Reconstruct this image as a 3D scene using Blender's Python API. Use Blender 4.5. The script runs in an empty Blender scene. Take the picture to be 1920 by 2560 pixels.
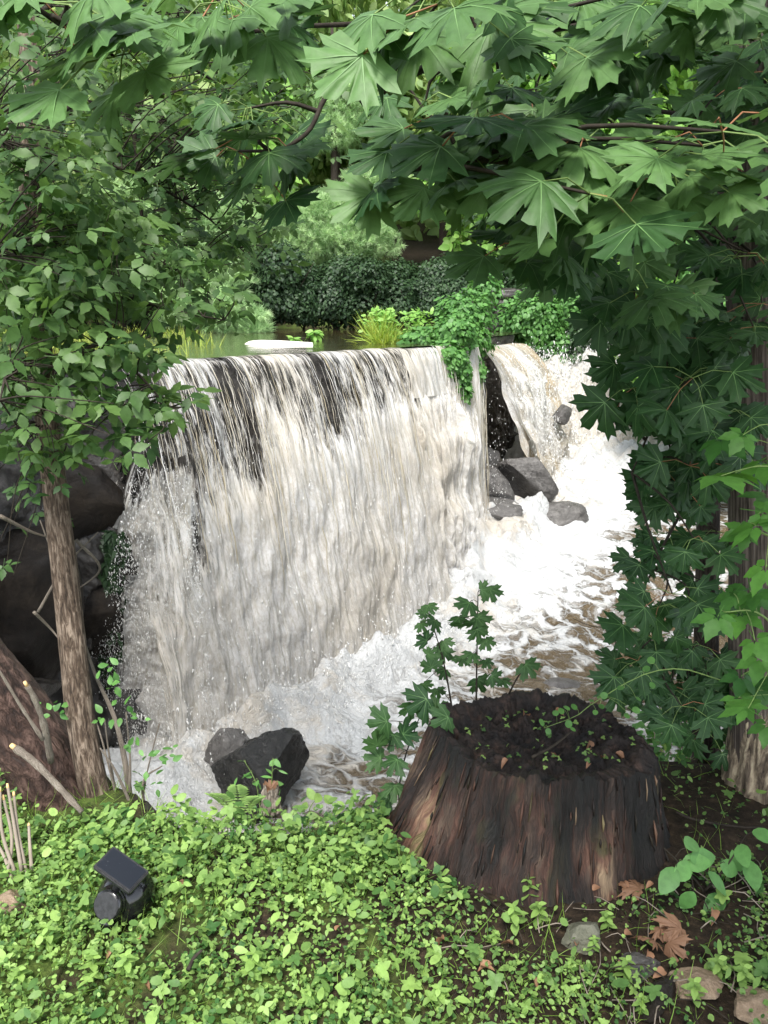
import bpy, math, random
import numpy as np
from mathutils import Vector

rng = np.random.default_rng(7)
random.seed(7)
R = math.radians
sc = bpy.context.scene
C = sc.collection

# ------------------------------------------------------------------ camera, sky, sun, exposure
F = 2009.0; PITCH = R(14.0); EYE = 1.6
cd = bpy.data.cameras.new("camera"); cam = bpy.data.objects.new("camera", cd); C.objects.link(cam)
cam.location = (0, 0, EYE); cam.rotation_euler = (R(90) - PITCH, 0, 0)
cd.sensor_fit = 'VERTICAL'; cd.sensor_height = 36.0; cd.lens = 36.0 * F / 2560
cd.clip_start = 0.05; cd.clip_end = 600
sc.camera = cam

SUN_EL, SUN_AZ = R(58), R(-170)          # azimuth clockwise from +Y
w = bpy.data.worlds.new("World"); sc.world = w; w.use_nodes = True
nt = w.node_tree; nt.nodes.clear()
sky = nt.nodes.new("ShaderNodeTexSky"); sky.sky_type = 'NISHITA'; sky.sun_disc = False
sky.sun_elevation = SUN_EL; sky.sun_rotation = SUN_AZ
hs = nt.nodes.new("ShaderNodeHueSaturation"); hs.inputs['Saturation'].default_value = 0.35
bg = nt.nodes.new("ShaderNodeBackground"); bg.inputs['Strength'].default_value = 0.15
wo = nt.nodes.new("ShaderNodeOutputWorld")
nt.links.new(sky.outputs[0], hs.inputs['Color']); nt.links.new(hs.outputs[0], bg.inputs['Color']); nt.links.new(bg.outputs[0], wo.inputs[0])
sd = bpy.data.lights.new("sun", 'SUN'); sd.energy = 2.2; sd.angle = R(18); sd.color = (1, .96, .9)
so = bpy.data.objects.new("sun", sd); C.objects.link(so)
sdir = Vector((math.sin(SUN_AZ) * math.cos(SUN_EL), math.cos(SUN_AZ) * math.cos(SUN_EL), math.sin(SUN_EL)))
so.rotation_euler = sdir.to_track_quat('Z', 'Y').to_euler(); so.location = (-20, 30, 60)
sc.view_settings.view_transform = 'Standard'; sc.view_settings.look = 'None'
sc.view_settings.gamma = 1; sc.view_settings.use_curve_mapping = False
sc.view_settings.exposure = 1.66
sc.render.engine = 'CYCLES'
sc.cycles.transparent_max_bounces = 24; sc.cycles.max_bounces = 8
sc.cycles.use_denoising = True

# ------------------------------------------------------------------ helpers
def at(px, py, Y):
    rx = (px - 960) / F; ry = (1280 - py) / F
    c, s = math.cos(PITCH), math.sin(PITCH)
    d = np.array([rx, c + ry * s, -s + ry * c])
    return np.array([0, 0, EYE]) + d * (Y / d[1])

def tag(o, label=None, cat=None, group=None, kind=None):
    if label: o['label'] = label
    if cat: o['category'] = cat
    if group: o['group'] = group
    if kind: o['kind'] = kind
    return o

def thing(name, loc, label, cat, group=None):
    o = bpy.data.objects.new(name, None); C.objects.link(o); o.location = loc
    o.empty_display_size = .1
    return tag(o, label, cat, group)

def smooth(a, b, x):
    t = np.clip((np.asarray(x, float) - a) / (b - a), 0, 1); return t * t * (3 - 2 * t)

_P = np.random.default_rng(3).permutation(512); _P = np.concatenate([_P, _P, _P])
_GR = np.random.default_rng(4).normal(size=(512, 3)); _GR /= np.linalg.norm(_GR, axis=1)[:, None]
def noise(x, y, z=0.0):
    x, y, z = np.broadcast_arrays(np.asarray(x, float), np.asarray(y, float), np.asarray(z, float))
    xi, yi, zi = np.floor(x).astype(int), np.floor(y).astype(int), np.floor(z).astype(int)
    xf, yf, zf = x - xi, y - yi, z - zi
    f = lambda t: t * t * t * (t * (t * 6 - 15) + 10)
    u, v, ww = f(xf), f(yf), f(zf)
    def g(dx, dy, dz):
        h = _P[_P[_P[(xi + dx) & 511] + ((yi + dy) & 511)] + ((zi + dz) & 511)] & 511
        G = _GR[h]
        return G[..., 0] * (xf - dx) + G[..., 1] * (yf - dy) + G[..., 2] * (zf - dz)
    L = lambda a, b, t: a + (b - a) * t
    return 1.5 * L(L(L(g(0,0,0), g(1,0,0), u), L(g(0,1,0), g(1,1,0), u), v),
             L(L(g(0,0,1), g(1,0,1), u), L(g(0,1,1), g(1,1,1), u), v), ww)
def fbm(x, y, z=0.0, o=4):
    s = 0; a = 1.0; f = 1.0
    for k in range(o):
        s = s + a * noise(np.asarray(x) * f + 17.3 * k, np.asarray(y) * f - 9.1 * k, np.asarray(z) * f + 5.7 * k); a *= .5; f *= 2.03
    return s

class Geo:
    """collects triangles with a material slot, a per-vertex tint and uv"""
    def __init__(self): self.V = []; self.T = []; self.M = []; self.K = []; self.U = []; self.n = 0
    def add(self, V, T, mat=0, tint=.5, uv=None):
        V = np.asarray(V, float).reshape(-1, 3); T = np.asarray(T, int).reshape(-1, 3)
        self.V.append(V); self.T.append(T + self.n); self.n += len(V)
        self.M.append(np.broadcast_to(np.asarray(mat, int), (len(T),)))
        self.K.append(np.broadcast_to(np.asarray(tint, float), (len(V),)))
        self.U.append(np.zeros((len(V), 2)) if uv is None else np.asarray(uv, float))
    def build(self, name, mats, parent=None, smooth_=True, origin=None, loc=None):
        V = np.concatenate(self.V); T = np.concatenate(self.T); M = np.concatenate(self.M); K = np.concatenate(self.K); U = np.concatenate(self.U)
        if origin is not None: V = V - np.asarray(origin, float)
        me = bpy.data.meshes.new(name)
        me.vertices.add(len(V)); me.vertices.foreach_set("co", V.astype(np.float32).ravel())
        me.loops.add(len(T) * 3); me.loops.foreach_set("vertex_index", T.astype(np.int32).ravel())
        me.polygons.add(len(T)); me.polygons.foreach_set("loop_start", np.arange(0, len(T) * 3, 3, dtype=np.int32))
        me.polygons.foreach_set("material_index", M.astype(np.int32))
        me.polygons.foreach_set("use_smooth", np.full(len(T), smooth_))
        a = me.attributes.new("tint", 'FLOAT', 'POINT'); a.data.foreach_set("value", K.astype(np.float32))
        uvl = me.uv_layers.new(name="uv"); uvl.data.foreach_set("uv", U[T.ravel()].astype(np.float32).ravel())
        me.update(calc_edges=True)
        for m in (mats if isinstance(mats, (list, tuple)) else [mats]): me.materials.append(m)
        o = bpy.data.objects.new(name, me); C.objects.link(o)
        if parent is not None: o.parent = parent
        if loc is not None: o.location = loc
        return o

def grid_tris(nu, nv):
    i = np.arange(nu - 1)[:, None] * nv + np.arange(nv - 1)[None, :]
    a = i.ravel(); b = a + nv; c = b + 1; d = a + 1
    return np.concatenate([np.stack([a, b, c], 1), np.stack([a, c, d], 1)])

def tube(path, rad, sides=8, caps=True):
    P = np.asarray(path, float); n = len(P); rad = np.broadcast_to(np.asarray(rad, float), (n,))
    Tn = np.gradient(P, axis=0); Tn /= np.linalg.norm(Tn, axis=1)[:, None] + 1e-9
    ref = np.array([0.31, .93, .2]) if abs(Tn[0][1]) < .8 else np.array([.95, .1, .3])
    A = np.cross(Tn, ref); A /= np.linalg.norm(A, axis=1)[:, None] + 1e-9
    B = np.cross(Tn, A)
    th = np.linspace(0, 2 * np.pi, sides, endpoint=False)
    V = P[:, None] + rad[:, None, None] * (np.cos(th)[None, :, None] * A[:, None] + np.sin(th)[None, :, None] * B[:, None])
    V = V.reshape(-1, 3)
    T = []
    for i in range(n - 1):
        for j in range(sides):
            a = i * sides + j; b = i * sides + (j + 1) % sides
            T += [(a, b, b + sides), (a, b + sides, a + sides)]
    if caps:
        V = np.concatenate([V, P[:1], P[-1:]]); c0 = n * sides; c1 = c0 + 1
        for j in range(sides):
            T += [(c0, (j + 1) % sides, j), (c1, (n - 1) * sides + j, (n - 1) * sides + (j + 1) % sides)]
    return V, np.array(T)

def spline(pts, n=24):
    P = np.asarray(pts, float); k = len(P)
    Q = np.concatenate([[2 * P[0] - P[1]], P, [2 * P[-1] - P[-2]]])
    out = []
    for t in np.linspace(0, k - 1 - 1e-6, n):
        i = int(t); f = t - i; a, b, c, d = Q[i:i + 4]
        out.append(.5 * ((2 * b) + (c - a) * f + (2 * a - 5 * b + 4 * c - d) * f * f + (3 * b - a - 3 * c + d) * f ** 3))
    return np.array(out)

def trunk_geo(g, pts, r0, r1, sides=24, n=60, amp=.06, flare=0.0, mat=0, seed=0):
    P = spline(pts, n); t = np.linspace(0, 1, n)
    rad = r0 + (r1 - r0) * t + flare * np.exp(-t * n * .16)
    V, T = tube(P, rad, sides)
    k = n * sides
    th = np.tile(np.arange(sides) / sides * 2 * np.pi, n); ii = np.repeat(np.arange(n), sides)
    ctr = P[ii]; d = V[:k] - ctr
    s = 1 + amp * fbm(np.cos(th) * 2.2 + seed, np.sin(th) * 2.2, t[ii] * 9, 4)
    V[:k] = ctr + d * s[:, None]
    L = np.concatenate([[0], np.cumsum(np.linalg.norm(np.diff(P, axis=0), axis=1))])
    uv = np.zeros((len(V), 2)); uv[:k, 0] = np.abs(th / np.pi - 1) * np.pi * r0; uv[:k, 1] = L[ii]; 
    g.add(V, T, mat, .5, uv)
    return P

# ------------------------------------------------------------------ materials
class N:
    def __init__(self, name):
        self.m = bpy.data.materials.new(name); self.m.use_nodes = True
        self.t = self.m.node_tree; self.t.nodes.clear(); self.out = self.t.nodes.new("ShaderNodeOutputMaterial")
    def n(self, ty, props=None, **inp):
        x = self.t.nodes.new("ShaderNode" + ty)
        for k, v in (props or {}).items(): setattr(x, k, v)
        for k, v in inp.items():
            s = x.inputs[int(k[1:])] if k[0] == '_' else x.inputs[k.replace('__', ' ')]
            self.s(s, v)
        return x
    def s(self, sock, v):
        if isinstance(v, bpy.types.NodeSocket): self.t.links.new(v, sock)
        elif isinstance(v, bpy.types.Node): self.t.links.new(v.outputs[0], sock)
        else: sock.default_value = v
    def math(self, op, a, b=0.0, clamp=False):
        x = self.n("Math", {'operation': op, 'use_clamp': clamp}, _0=a, _1=b); return x.outputs[0]
    def range(self, v, a, b, c=0.0, d=1.0):
        return self.n("MapRange", {'interpolation_type': 'SMOOTHSTEP'}, Value=v, From__Min=a, From__Max=b, To__Min=c, To__Max=d).outputs[0]
    def mix(self, f, a, b):
        x = self.n("Mix", {'data_type': 'RGBA'}); self.s(x.inputs[0], f); self.s(x.inputs[6], a); self.s(x.inputs[7], b); return x.outputs[2]
    def ramp(self, v, stops):
        x = self.n("ValToRGB", None, Fac=v); cr = x.color_ramp
        while len(cr.elements) > 1: cr.elements.remove(cr.elements[-1])
        cr.elements[0].position = stops[0][0]; cr.elements[0].color = (*stops[0][1], 1)
        for p, c in stops[1:]:
            e = cr.elements.new(p); e.color = (*c, 1)
        return x.outputs[0]
    def coord(self, kind, scale):
        tc = self.n("TexCoord"); mp = self.n("Mapping", None, Vector=tc.outputs[kind], Scale=scale); return mp.outputs[0]
    def noise(self, vec, scale, detail=4, rough=.55, dist=0.0):
        return self.n("TexNoise", None, Vector=vec, Scale=scale, Detail=detail, Roughness=rough, Distortion=dist).outputs[0]
    def attr(self, name): return self.n("Attribute", {'attribute_name': name}).outputs['Fac']
    def bump(self, h, strength=.4, dist=.02): return self.n("Bump", None, Height=h, Strength=strength, Distance=dist).outputs[0]
    def done(self, sh): self.s(self.out.inputs[0], sh); return self.m

c4 = lambda c: (*c, 1)
def leaf_mat(name, dark, light, trans=.3, rough=.42, tcol=None, spec=.4, bump=False):
    k = N(name); t = k.attr("tint")
    col = k.ramp(t, [(0, dark), (1, light)])
    nz = k.noise(k.coord('Object', (1, 1, 1)), 60, 3)
    col = k.mix(k.range(nz, .35, .7), col, k.n("HueSaturation", None, Color=col, Value=.8).outputs[0])
    p = k.n("BsdfPrincipled", None, Base__Color=col, Roughness=rough)
    p.inputs['Specular IOR Level'].default_value = spec
    tc = k.n("HueSaturation", None, Color=col, Value=1.5, Saturation=1.1, Hue=.485).outputs[0]
    tr = k.n("BsdfTranslucent", None, Color=tc)
    if bump: k.s(p.inputs['Normal'], k.bump(nz, .25, .004))
    return k.done(k.n("MixShader", None, _0=trans, _1=p, _2=tr))

def plain(name, col, rough=.6, spec=.4, var=.25, scale=30, bump=.2, metallic=0):
    k = N(name); nz = k.noise(k.coord('Object', (1, 1, 1)), scale, 5)
    c = k.mix(k.range(nz, .3, .7), c4(tuple(x * (1 - var) for x in col)), c4(tuple(min(1, x * (1 + var)) for x in col)))
    p = k.n("BsdfPrincipled", None, Base__Color=c, Roughness=rough, Metallic=metallic)
    p.inputs['Specular IOR Level'].default_value = spec
    if bump: k.s(p.inputs['Normal'], k.bump(nz, bump, .01))
    return k.done(p)

def bark_mat(name, c0, c1, c2, su=60, sv=9, rough=.85, bump=.8, dist=.006):
    k = N(name); tc = k.n("TexCoord")
    mp = k.n("Mapping", None, Vector=tc.outputs['UV'], Scale=(su, sv, 1)).outputs[0]
    n1 = k.noise(mp, 1.0, 6, .65, .6)
    n2 = k.noise(k.coord('Object', (1, 1, 1)), 14, 4)
    n3 = k.noise(k.n("Mapping", None, Vector=tc.outputs['UV'], Scale=(su * 3.5, sv * 3.5, 1)).outputs[0], 1.0, 4, .6, .4)
    h = k.math('ADD', k.range(n1, .3, .7), k.math('MULTIPLY', n3, .45))
    col = k.ramp(k.math('ADD', k.math('MULTIPLY', h, .75), k.math('MULTIPLY', k.math('SUBTRACT', n2, .5), .6)), [(.1, c0), (.5, c1), (.95, c2)])
    p = k.n("BsdfPrincipled", None, Base__Color=col, Roughness=rough, Normal=k.bump(h, bump, dist))
    p.inputs['Specular IOR Level'].default_value = .25
    return k.done(p)

def rock_mat(name, c0, c1, c2, rough=.35, scale=5, wet=.5):
    k = N(name); v = k.coord('Object', (1, 1, 1))
    n1 = k.noise(v, scale, 8, .65, .4); n2 = k.noise(v, scale * 7, 6, .7); n3 = k.noise(v, scale * .45, 3)
    col = k.ramp(k.math('ADD', k.math('MULTIPLY', n1, .7), k.math('MULTIPLY', n2, .3)), [(.3, c0), (.5, c1), (.72, c2)])
    rg = k.range(n3, .35, .65, rough * .6, min(1, rough * 1.6))
    h = k.math('ADD', n1, k.math('MULTIPLY', n2, .35))
    p = k.n("BsdfPrincipled", None, Base__Color=col, Roughness=rg, Normal=k.bump(h, .7, .05))
    p.inputs['Specular IOR Level'].default_value = wet
    return k.done(p)

M = {}
M['maple'] = leaf_mat("maple_leaf", (.022, .068, .019), (.115, .225, .068), .26, .5, bump=True, spec=.3)
M['vein'] = plain("leaf_vein", (.12, .23, .075), .5, .3, .1, 40, 0)
M['elder'] = leaf_mat("box_elder_leaf", (.035, .09, .025), (.12, .22, .055), .38, .5)
M['elderbright'] = leaf_mat("young_elder_leaf", (.035, .12, .022), (.12, .30, .05), .35, .5)  # brighter leaf green for the palmate shrub
M['ovate'] = leaf_mat("shrub_leaf", (.06, .17, .04), (.13, .30, .08), .28, .5, bump=True)
M['cover'] = leaf_mat("ground_leaf", (.045, .125, .028), (.29, .45, .115), .32, .55)
M['grass'] = leaf_mat("grass_blade", (.12, .24, .03), (.26, .40, .08), .35, .55)
M['goldgrass'] = leaf_mat("yellow_green_grass", (.22, .36, .05), (.45, .52, .12), .35, .6)  # lighter, yellower green than the near bank's grass
M['pine'] = leaf_mat("pine_needle", (.17, .32, .12), (.56, .74, .40), .3, .6)
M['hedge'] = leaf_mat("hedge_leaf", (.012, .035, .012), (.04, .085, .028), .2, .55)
M['bush'] = leaf_mat("bush_leaf", (.05, .15, .03), (.13, .30, .07), .3, .5)
M['bright'] = leaf_mat("bright_leaf", (.14, .32, .05), (.30, .50, .12), .35, .5)
M['forest'] = leaf_mat("forest_leaf", (.11, .21, .05), (.40, .53, .20), .4, .6)
M['twig'] = plain("twig_bark", (.03, .024, .018), .8, .2, .3, 60, .3)
M['greentwig'] = plain("green_stem", (.16, .24, .07), .6, .3, .2, 40, 0)
M['redtwig'] = plain("reddish_petiole", (.30, .14, .07), .6, .3, .2, 40, 0)
M['trunkdark'] = bark_mat("dark_bark", (.012, .009, .007), (.04, .03, .024), (.09, .07, .055))
M['trunk'] = bark_mat("grey_brown_bark", (.02, .014, .010), (.10, .07, .05), (.28, .22, .17), 75, 16, .85, 1.0)
M['bigtrunk'] = bark_mat("wet_dark_bark", (.010, .006, .005), (.045, .026, .02), (.12, .075, .06), 30, 18, .6, 1.0, .012)
M['snag'] = bark_mat("weathered_wood", (.02, .016, .013), (.085, .066, .055), (.20, .165, .14), 90, 3.0, .8, .7, .006)
M['snagrot'] = bark_mat("peeling_bark", (.03, .022, .018), (.22, .17, .12), (.55, .46, .32), 40, 12, .8, 1.0, .012)
M['stick'] = bark_mat("grey_stick_bark", (.10, .08, .06), (.25, .21, .17), (.42, .37, .31), 90, 30)
M['cutwood'] = plain("fresh_cut_wood", (.62, .42, .20), .7, .2, .25, 60, .2)
M['deadleaf'] = leaf_mat("dead_leaf", (.09, .05, .03), (.34, .18, .10), .15, .6)
M['soil'] = plain("dark_soil", (.035, .022, .015), .9, .2, .5, 25, .6)
M['blackrock'] = rock_mat("wet_black_rock", (.004, .004, .004), (.012, .012, .011), (.05, .048, .045), .34, 9, .5)
M['greyrock'] = rock_mat("wet_grey_rock", (.03, .027, .025), (.085, .08, .075), (.20, .19, .18), .36, 10, .55)
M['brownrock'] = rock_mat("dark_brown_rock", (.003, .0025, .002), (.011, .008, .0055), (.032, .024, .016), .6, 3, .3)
M['cliff'] = rock_mat("wet_cliff_rock", (.006, .006, .006), (.028, .025, .022), (.09, .08, .072), .4, 3, .5)
M['whiterock'] = rock_mat("pale_rock", (.55, .5, .44), (.72, .68, .62), (.8, .78, .74), .7, 3, .3)
M['mossrock'] = rock_mat("greenish_stone", (.06, .065, .045), (.15, .15, .11), (.26, .25, .20), .7, 12, .3)
M['tanrock'] = rock_mat("tan_stone", (.12, .08, .05), (.26, .19, .13), (.42, .33, .25), .7, 9, .3)
M['blackplastic'] = plain("glossy_black_plastic", (.008, .008, .009), .12, .6, .1, 50, 0)
M['mattplastic'] = plain("dusty_black_plastic", (.02, .02, .022), .42, .4, .4, 90, .05)
def panel_mat():
    k = N("solar_cells"); v = k.coord('Object', (1, 1, 1))
    n1 = k.noise(v, 25, 6, .7); n2 = k.noise(v, 160, 3, .6)
    col = k.mix(k.range(n1, .60, .75), c4((.006, .008, .013)), c4((.05, .055, .065)))
    col = k.mix(k.range(n2, .70, .76), col, c4((.18, .19, .2)))
    p = k.n("BsdfPrincipled", None, Base__Color=col, Roughness=.28)
    return k.done(p)
M['panel'] = panel_mat()

def fall_mat(name, tan=.5, glassy=.0):
    k = N(name); tc = k.n("TexCoord"); uv = tc.outputs['UV']
    warp = k.n("TexNoise", None, Vector=k.n("Mapping", None, Vector=uv, Scale=(2.5, 1.3, 1)).outputs[0], Scale=1.0, Detail=4)
    wv = k.n("VectorMath", {'operation': 'MULTIPLY_ADD'}, _0=warp.outputs['Color'], _1=(.10, .25, 0), _2=uv).outputs[0]
    mp = lambda s, vec=wv: k.n("Mapping", None, Vector=vec, Scale=s).outputs[0]
    s1 = k.noise(mp((11, 1.0, 1)), 1, 6, .65); s2 = k.noise(mp((34, 4.0, 1)), 1, 5, .7); s3 = k.noise(mp((9, 6.0, 1)), 1, 8, .75, 1.2)
    s4 = k.noise(mp((70, 14, 1)), 1, 3, .6)
    d = k.attr("tint")
    low = k.range(d, .45, .8)           # lower down the streaks break up into foam
    st = k.math('ADD', k.math('MULTIPLY', s1, .5), k.math('MULTIPLY', s2, .5))
    fo = k.math('ADD', k.math('MULTIPLY', s3, .7), k.math('MULTIPLY', s4, .3))
    s = k.n("Mix", {'data_type': 'FLOAT'}, _0=low, _2=st, _3=fo).outputs[0]
    thr = k.math('SUBTRACT', .68, k.math('MULTIPLY', d, .46))
    a = k.math('DIVIDE', k.math('ADD', k.math('SUBTRACT', s, thr), .045), .12, True)
    big = k.noise(mp((.8, .55, 1), uv), 1, 3, .5, .5)
    tanf = k.math('MULTIPLY', k.range(k.math('ADD', k.math('MULTIPLY', big, .7), k.math('MULTIPLY', s3, .3)), .42, .62), tan)
    col = k.mix(tanf, c4((.85, .84, .82)), c4((.62, .51, .35)))
    col = k.mix(k.math('MULTIPLY', k.range(s2, .55, .35), .55), col, c4((.42, .38, .27)))
    fz = k.noise(mp((34, 17, 1)), 1, 8, .8, .8)
    h = k.math('ADD', k.math('MULTIPLY', s2, .35), k.math('MULTIPLY', k.math('ADD', fo, fz), k.math('MULTIPLY', low, 1.5)))
    col = k.mix(k.math('MULTIPLY', low, k.range(fz, .58, .40, 0, .55)), col, c4((.50, .46, .39)))
    p = k.n("BsdfPrincipled", None, Base__Color=col, Roughness=.32, Normal=k.bump(h, .55, .03))
    p.inputs['Specular IOR Level'].default_value = .5
    tr = k.n("BsdfTranslucent", None, Color=col)
    body = k.n("MixShader", None, _0=.42, _1=p, _2=tr)
    return k.done(k.n("MixShader", None, _0=a, _1=k.n("BsdfTransparent"), _2=body))
M['fall'] = fall_mat("falling_water", .45)
M['sheet'] = fall_mat("smooth_falling_water", .5)
M['tanfall'] = fall_mat("muddy_falling_water", 1.2)

def strand_mat():
    k = N("water_strand")
    col = k.ramp(k.attr("tint"), [(0, (.42, .36, .24)), (.45, (.66, .62, .52)), (1, (.85, .85, .84))])
    p = k.n("BsdfPrincipled", None, Base__Color=col, Roughness=.15)
    tr = k.n("BsdfTranslucent", None, Color=col)
    return k.done(k.n("MixShader", None, _0=.3, _1=p, _2=tr))
M['strand'] = strand_mat()
def drop_mat():
    k = N("spray_drop")
    p = k.n("BsdfPrincipled", None, Base__Color=(.85, .85, .83, 1), Roughness=.12)
    return k.done(k.n("MixShader", None, _0=.35, _1=p, _2=k.n("BsdfTranslucent", None, Color=(.85, .85, .83, 1))))
M['drop'] = drop_mat()

def river_mat():
    k = N("foaming_river"); tc = k.n("TexCoord"); ob = tc.outputs['Object']
    rot = k.n("Mapping", None, Vector=ob, Rotation=(0, 0, R(28)), Scale=(1, 1, 1)).outputs[0]
    warp = k.n("TexNoise", None, Vector=rot, Scale=1.1, Detail=5, Roughness=.6)
    wv = k.n("VectorMath", {'operation': 'MULTIPLY_ADD'}, _0=warp.outputs['Color'], _1=(.9, .9, .3), _2=rot).outputs[0]
    mp = lambda s: k.n("Mapping", None, Vector=wv, Scale=s).outputs[0]
    n1 = k.noise(mp((.9, 1.7, 1)), 1.0, 7, .62, .5)
    n2 = k.noise(mp((3.5, 6, 3)), 1.0, 6, .68, 1.0)
    vo = k.n("TexVoronoi", {'feature': 'DISTANCE_TO_EDGE'}, Vector=mp((1.8, 3.2, 2)), Scale=1.0).outputs[0]
    vo2 = k.n("TexVoronoi", {'feature': 'DISTANCE_TO_EDGE'}, Vector=mp((4.5, 8, 4)), Scale=1.0).outputs[0]
    lace = k.math('ADD', k.math('MULTIPLY', k.range(vo, .16, .0), .28), k.math('MULTIPLY', k.range(vo2, .14, .0), .16))
    d = k.attr("tint")
    s = k.math('ADD', k.math('ADD', k.math('MULTIPLY', n1, .75), k.math('MULTIPLY', n2, .35)), k.math('ADD', lace, k.math('SUBTRACT', k.math('MULTIPLY', d, .75), .42)))
    f = k.range(s, .46, .80)
    tanf = k.range(k.math('ADD', k.math('MULTIPLY', k.noise(mp((.35, .6, 1)), 1.0, 4, .6), .6), k.math('MULTIPLY', n2, .4)), .47, .62)
    foam = k.mix(k.math('MULTIPLY', tanf, .5), c4((.50, .51, .51)), c4((.44, .35, .23)))
    watr = k.mix(n2, c4((.045, .032, .018)), c4((.17, .125, .07)))
    col = k.mix(f, watr, foam)
    h = k.math('ADD', k.math('MULTIPLY', f, .5), k.math('ADD', k.math('MULTIPLY', n2, .6), k.math('MULTIPLY', k.noise(mp((16, 22, 10)), 1.0, 6, .7), .5)))
    p = k.n("BsdfPrincipled", None, Base__Color=col, Roughness=k.math('ADD', .14, k.math('MULTIPLY', f, .4)), Normal=k.bump(h, 1.0, .08))
    return k.done(p)
M['river'] = river_mat()

def pool_mat():
    k = N("still_pool_water"); v = k.coord('Object', (1, 1, 1))
    n1 = k.noise(k.n("Mapping", None, Vector=v, Scale=(2, 6, 1)).outputs[0], 1.5, 4); sp = k.noise(v, 9, 3)
    col = k.mix(k.range(n1, .4, .7), c4((.025, .02, .01)), c4((.06, .045, .02)))
    col = k.mix(k.range(sp, .72, .75), col, c4((.6, .58, .5)))
    p = k.n("BsdfPrincipled", None, Base__Color=col, Roughness=.07, Normal=k.bump(n1, .12, .05))
    return k.done(p)
M['pool'] = pool_mat()

def ground_mat():
    k = N("bank_earth"); v = k.coord('Object', (1, 1, 1))
    n1 = k.noise(v, 1.8, 5); n2 = k.noise(v, 35, 6, .7); n3 = k.noise(v, 6, 4)
    soil = k.ramp(n2, [(.3, (.008, .006, .004)), (.55, (.032, .022, .014)), (.75, (.085, .058, .035))])
    moss = k.ramp(n2, [(.3, (.025, .045, .010)), (.7, (.10, .14, .03))])
    col = k.mix(k.range(k.math('ADD', k.math('MULTIPLY', n1, .6), k.math('MULTIPLY', k.math('SUBTRACT', n3, k.attr('tint')), .4)), .44, .56), soil, moss)
    p = k.n("BsdfPrincipled", None, Base__Color=col, Roughness=.9, Normal=k.bump(k.math('ADD', n2, n3), .8, .02))
    p.inputs['Specular IOR Level'].default_value = .2
    # steep faces are bare dark rock
    geo = k.n("NewGeometry"); nz = k.n("SeparateXYZ", None, Vector=geo.outputs['True Normal']).outputs[2]
    r1 = k.noise(v, 3, 8, .65)
    pr = k.n("BsdfPrincipled", None, Base__Color=k.ramp(r1, [(.3, (.008, .007, .006)), (.55, (.035, .028, .022)), (.75, (.09, .075, .06))]), Roughness=.5, Normal=k.bump(r1, .8, .08))
    return k.done(k.n("MixShader", None, _0=k.range(nz, .55, .75), _1=pr, _2=p))
M['ground'] = ground_mat()

def stump_mat(inner=False):
    k = N("rotten_inner_wood" if inner else "rotten_stump_wood"); tc = k.n("TexCoord"); uv = tc.outputs['UV']
    w1 = k.n("TexNoise", None, Vector=k.n("Mapping", None, Vector=uv, Scale=(6, 5, 1)).outputs[0], Scale=1.0, Detail=5)
    wv = k.n("VectorMath", {'operation': 'MULTIPLY_ADD'}, _0=w1.outputs['Color'], _1=(.09, .09, 0), _2=uv).outputs[0]
    mp = lambda s: k.n("Mapping", None, Vector=wv, Scale=s).outputs[0]
    fib = k.noise(mp((60, 5, 1)), 1.0, 7, .7); fine = k.noise(mp((220, 9, 1)), 1.0, 4, .6); big = k.noise(mp((7, 2.2, 1)), 1.0, 5, .6); hue = k.noise(mp((11, 4, 1)), 1.0, 3)
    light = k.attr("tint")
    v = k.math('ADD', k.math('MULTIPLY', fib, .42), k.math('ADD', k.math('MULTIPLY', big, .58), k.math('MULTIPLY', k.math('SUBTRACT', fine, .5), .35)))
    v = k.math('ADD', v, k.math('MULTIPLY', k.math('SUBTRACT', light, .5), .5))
    if inner:
        col = k.ramp(k.noise(k.coord('Object', (1, 1, 1)), 18, 8, .7), [(.35, (.004, .003, .003)), (.55, (.018, .011, .008)), (.72, (.07, .04, .028))])
        h = k.noise(k.coord('Object', (1, 1, 1)), 30, 8, .7)
    else:
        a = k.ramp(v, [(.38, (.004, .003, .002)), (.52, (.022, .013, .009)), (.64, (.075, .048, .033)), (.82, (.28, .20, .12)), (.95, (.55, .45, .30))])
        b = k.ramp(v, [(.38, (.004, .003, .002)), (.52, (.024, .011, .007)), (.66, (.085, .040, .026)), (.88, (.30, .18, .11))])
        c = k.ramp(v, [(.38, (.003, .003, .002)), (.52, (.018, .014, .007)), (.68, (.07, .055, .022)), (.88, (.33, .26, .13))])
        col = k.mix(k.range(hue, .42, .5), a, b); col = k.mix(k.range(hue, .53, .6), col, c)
        h = k.math('ADD', fib, k.math('MULTIPLY', fine, .4))
    p = k.n("BsdfPrincipled", None, Base__Color=col, Roughness=.62, Normal=k.bump(h, .9, .012))
    p.inputs['Specular IOR Level'].default_value = .35
    return k.done(p)
M['stump'] = stump_mat(); M['stumpin'] = stump_mat(True)

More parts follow.
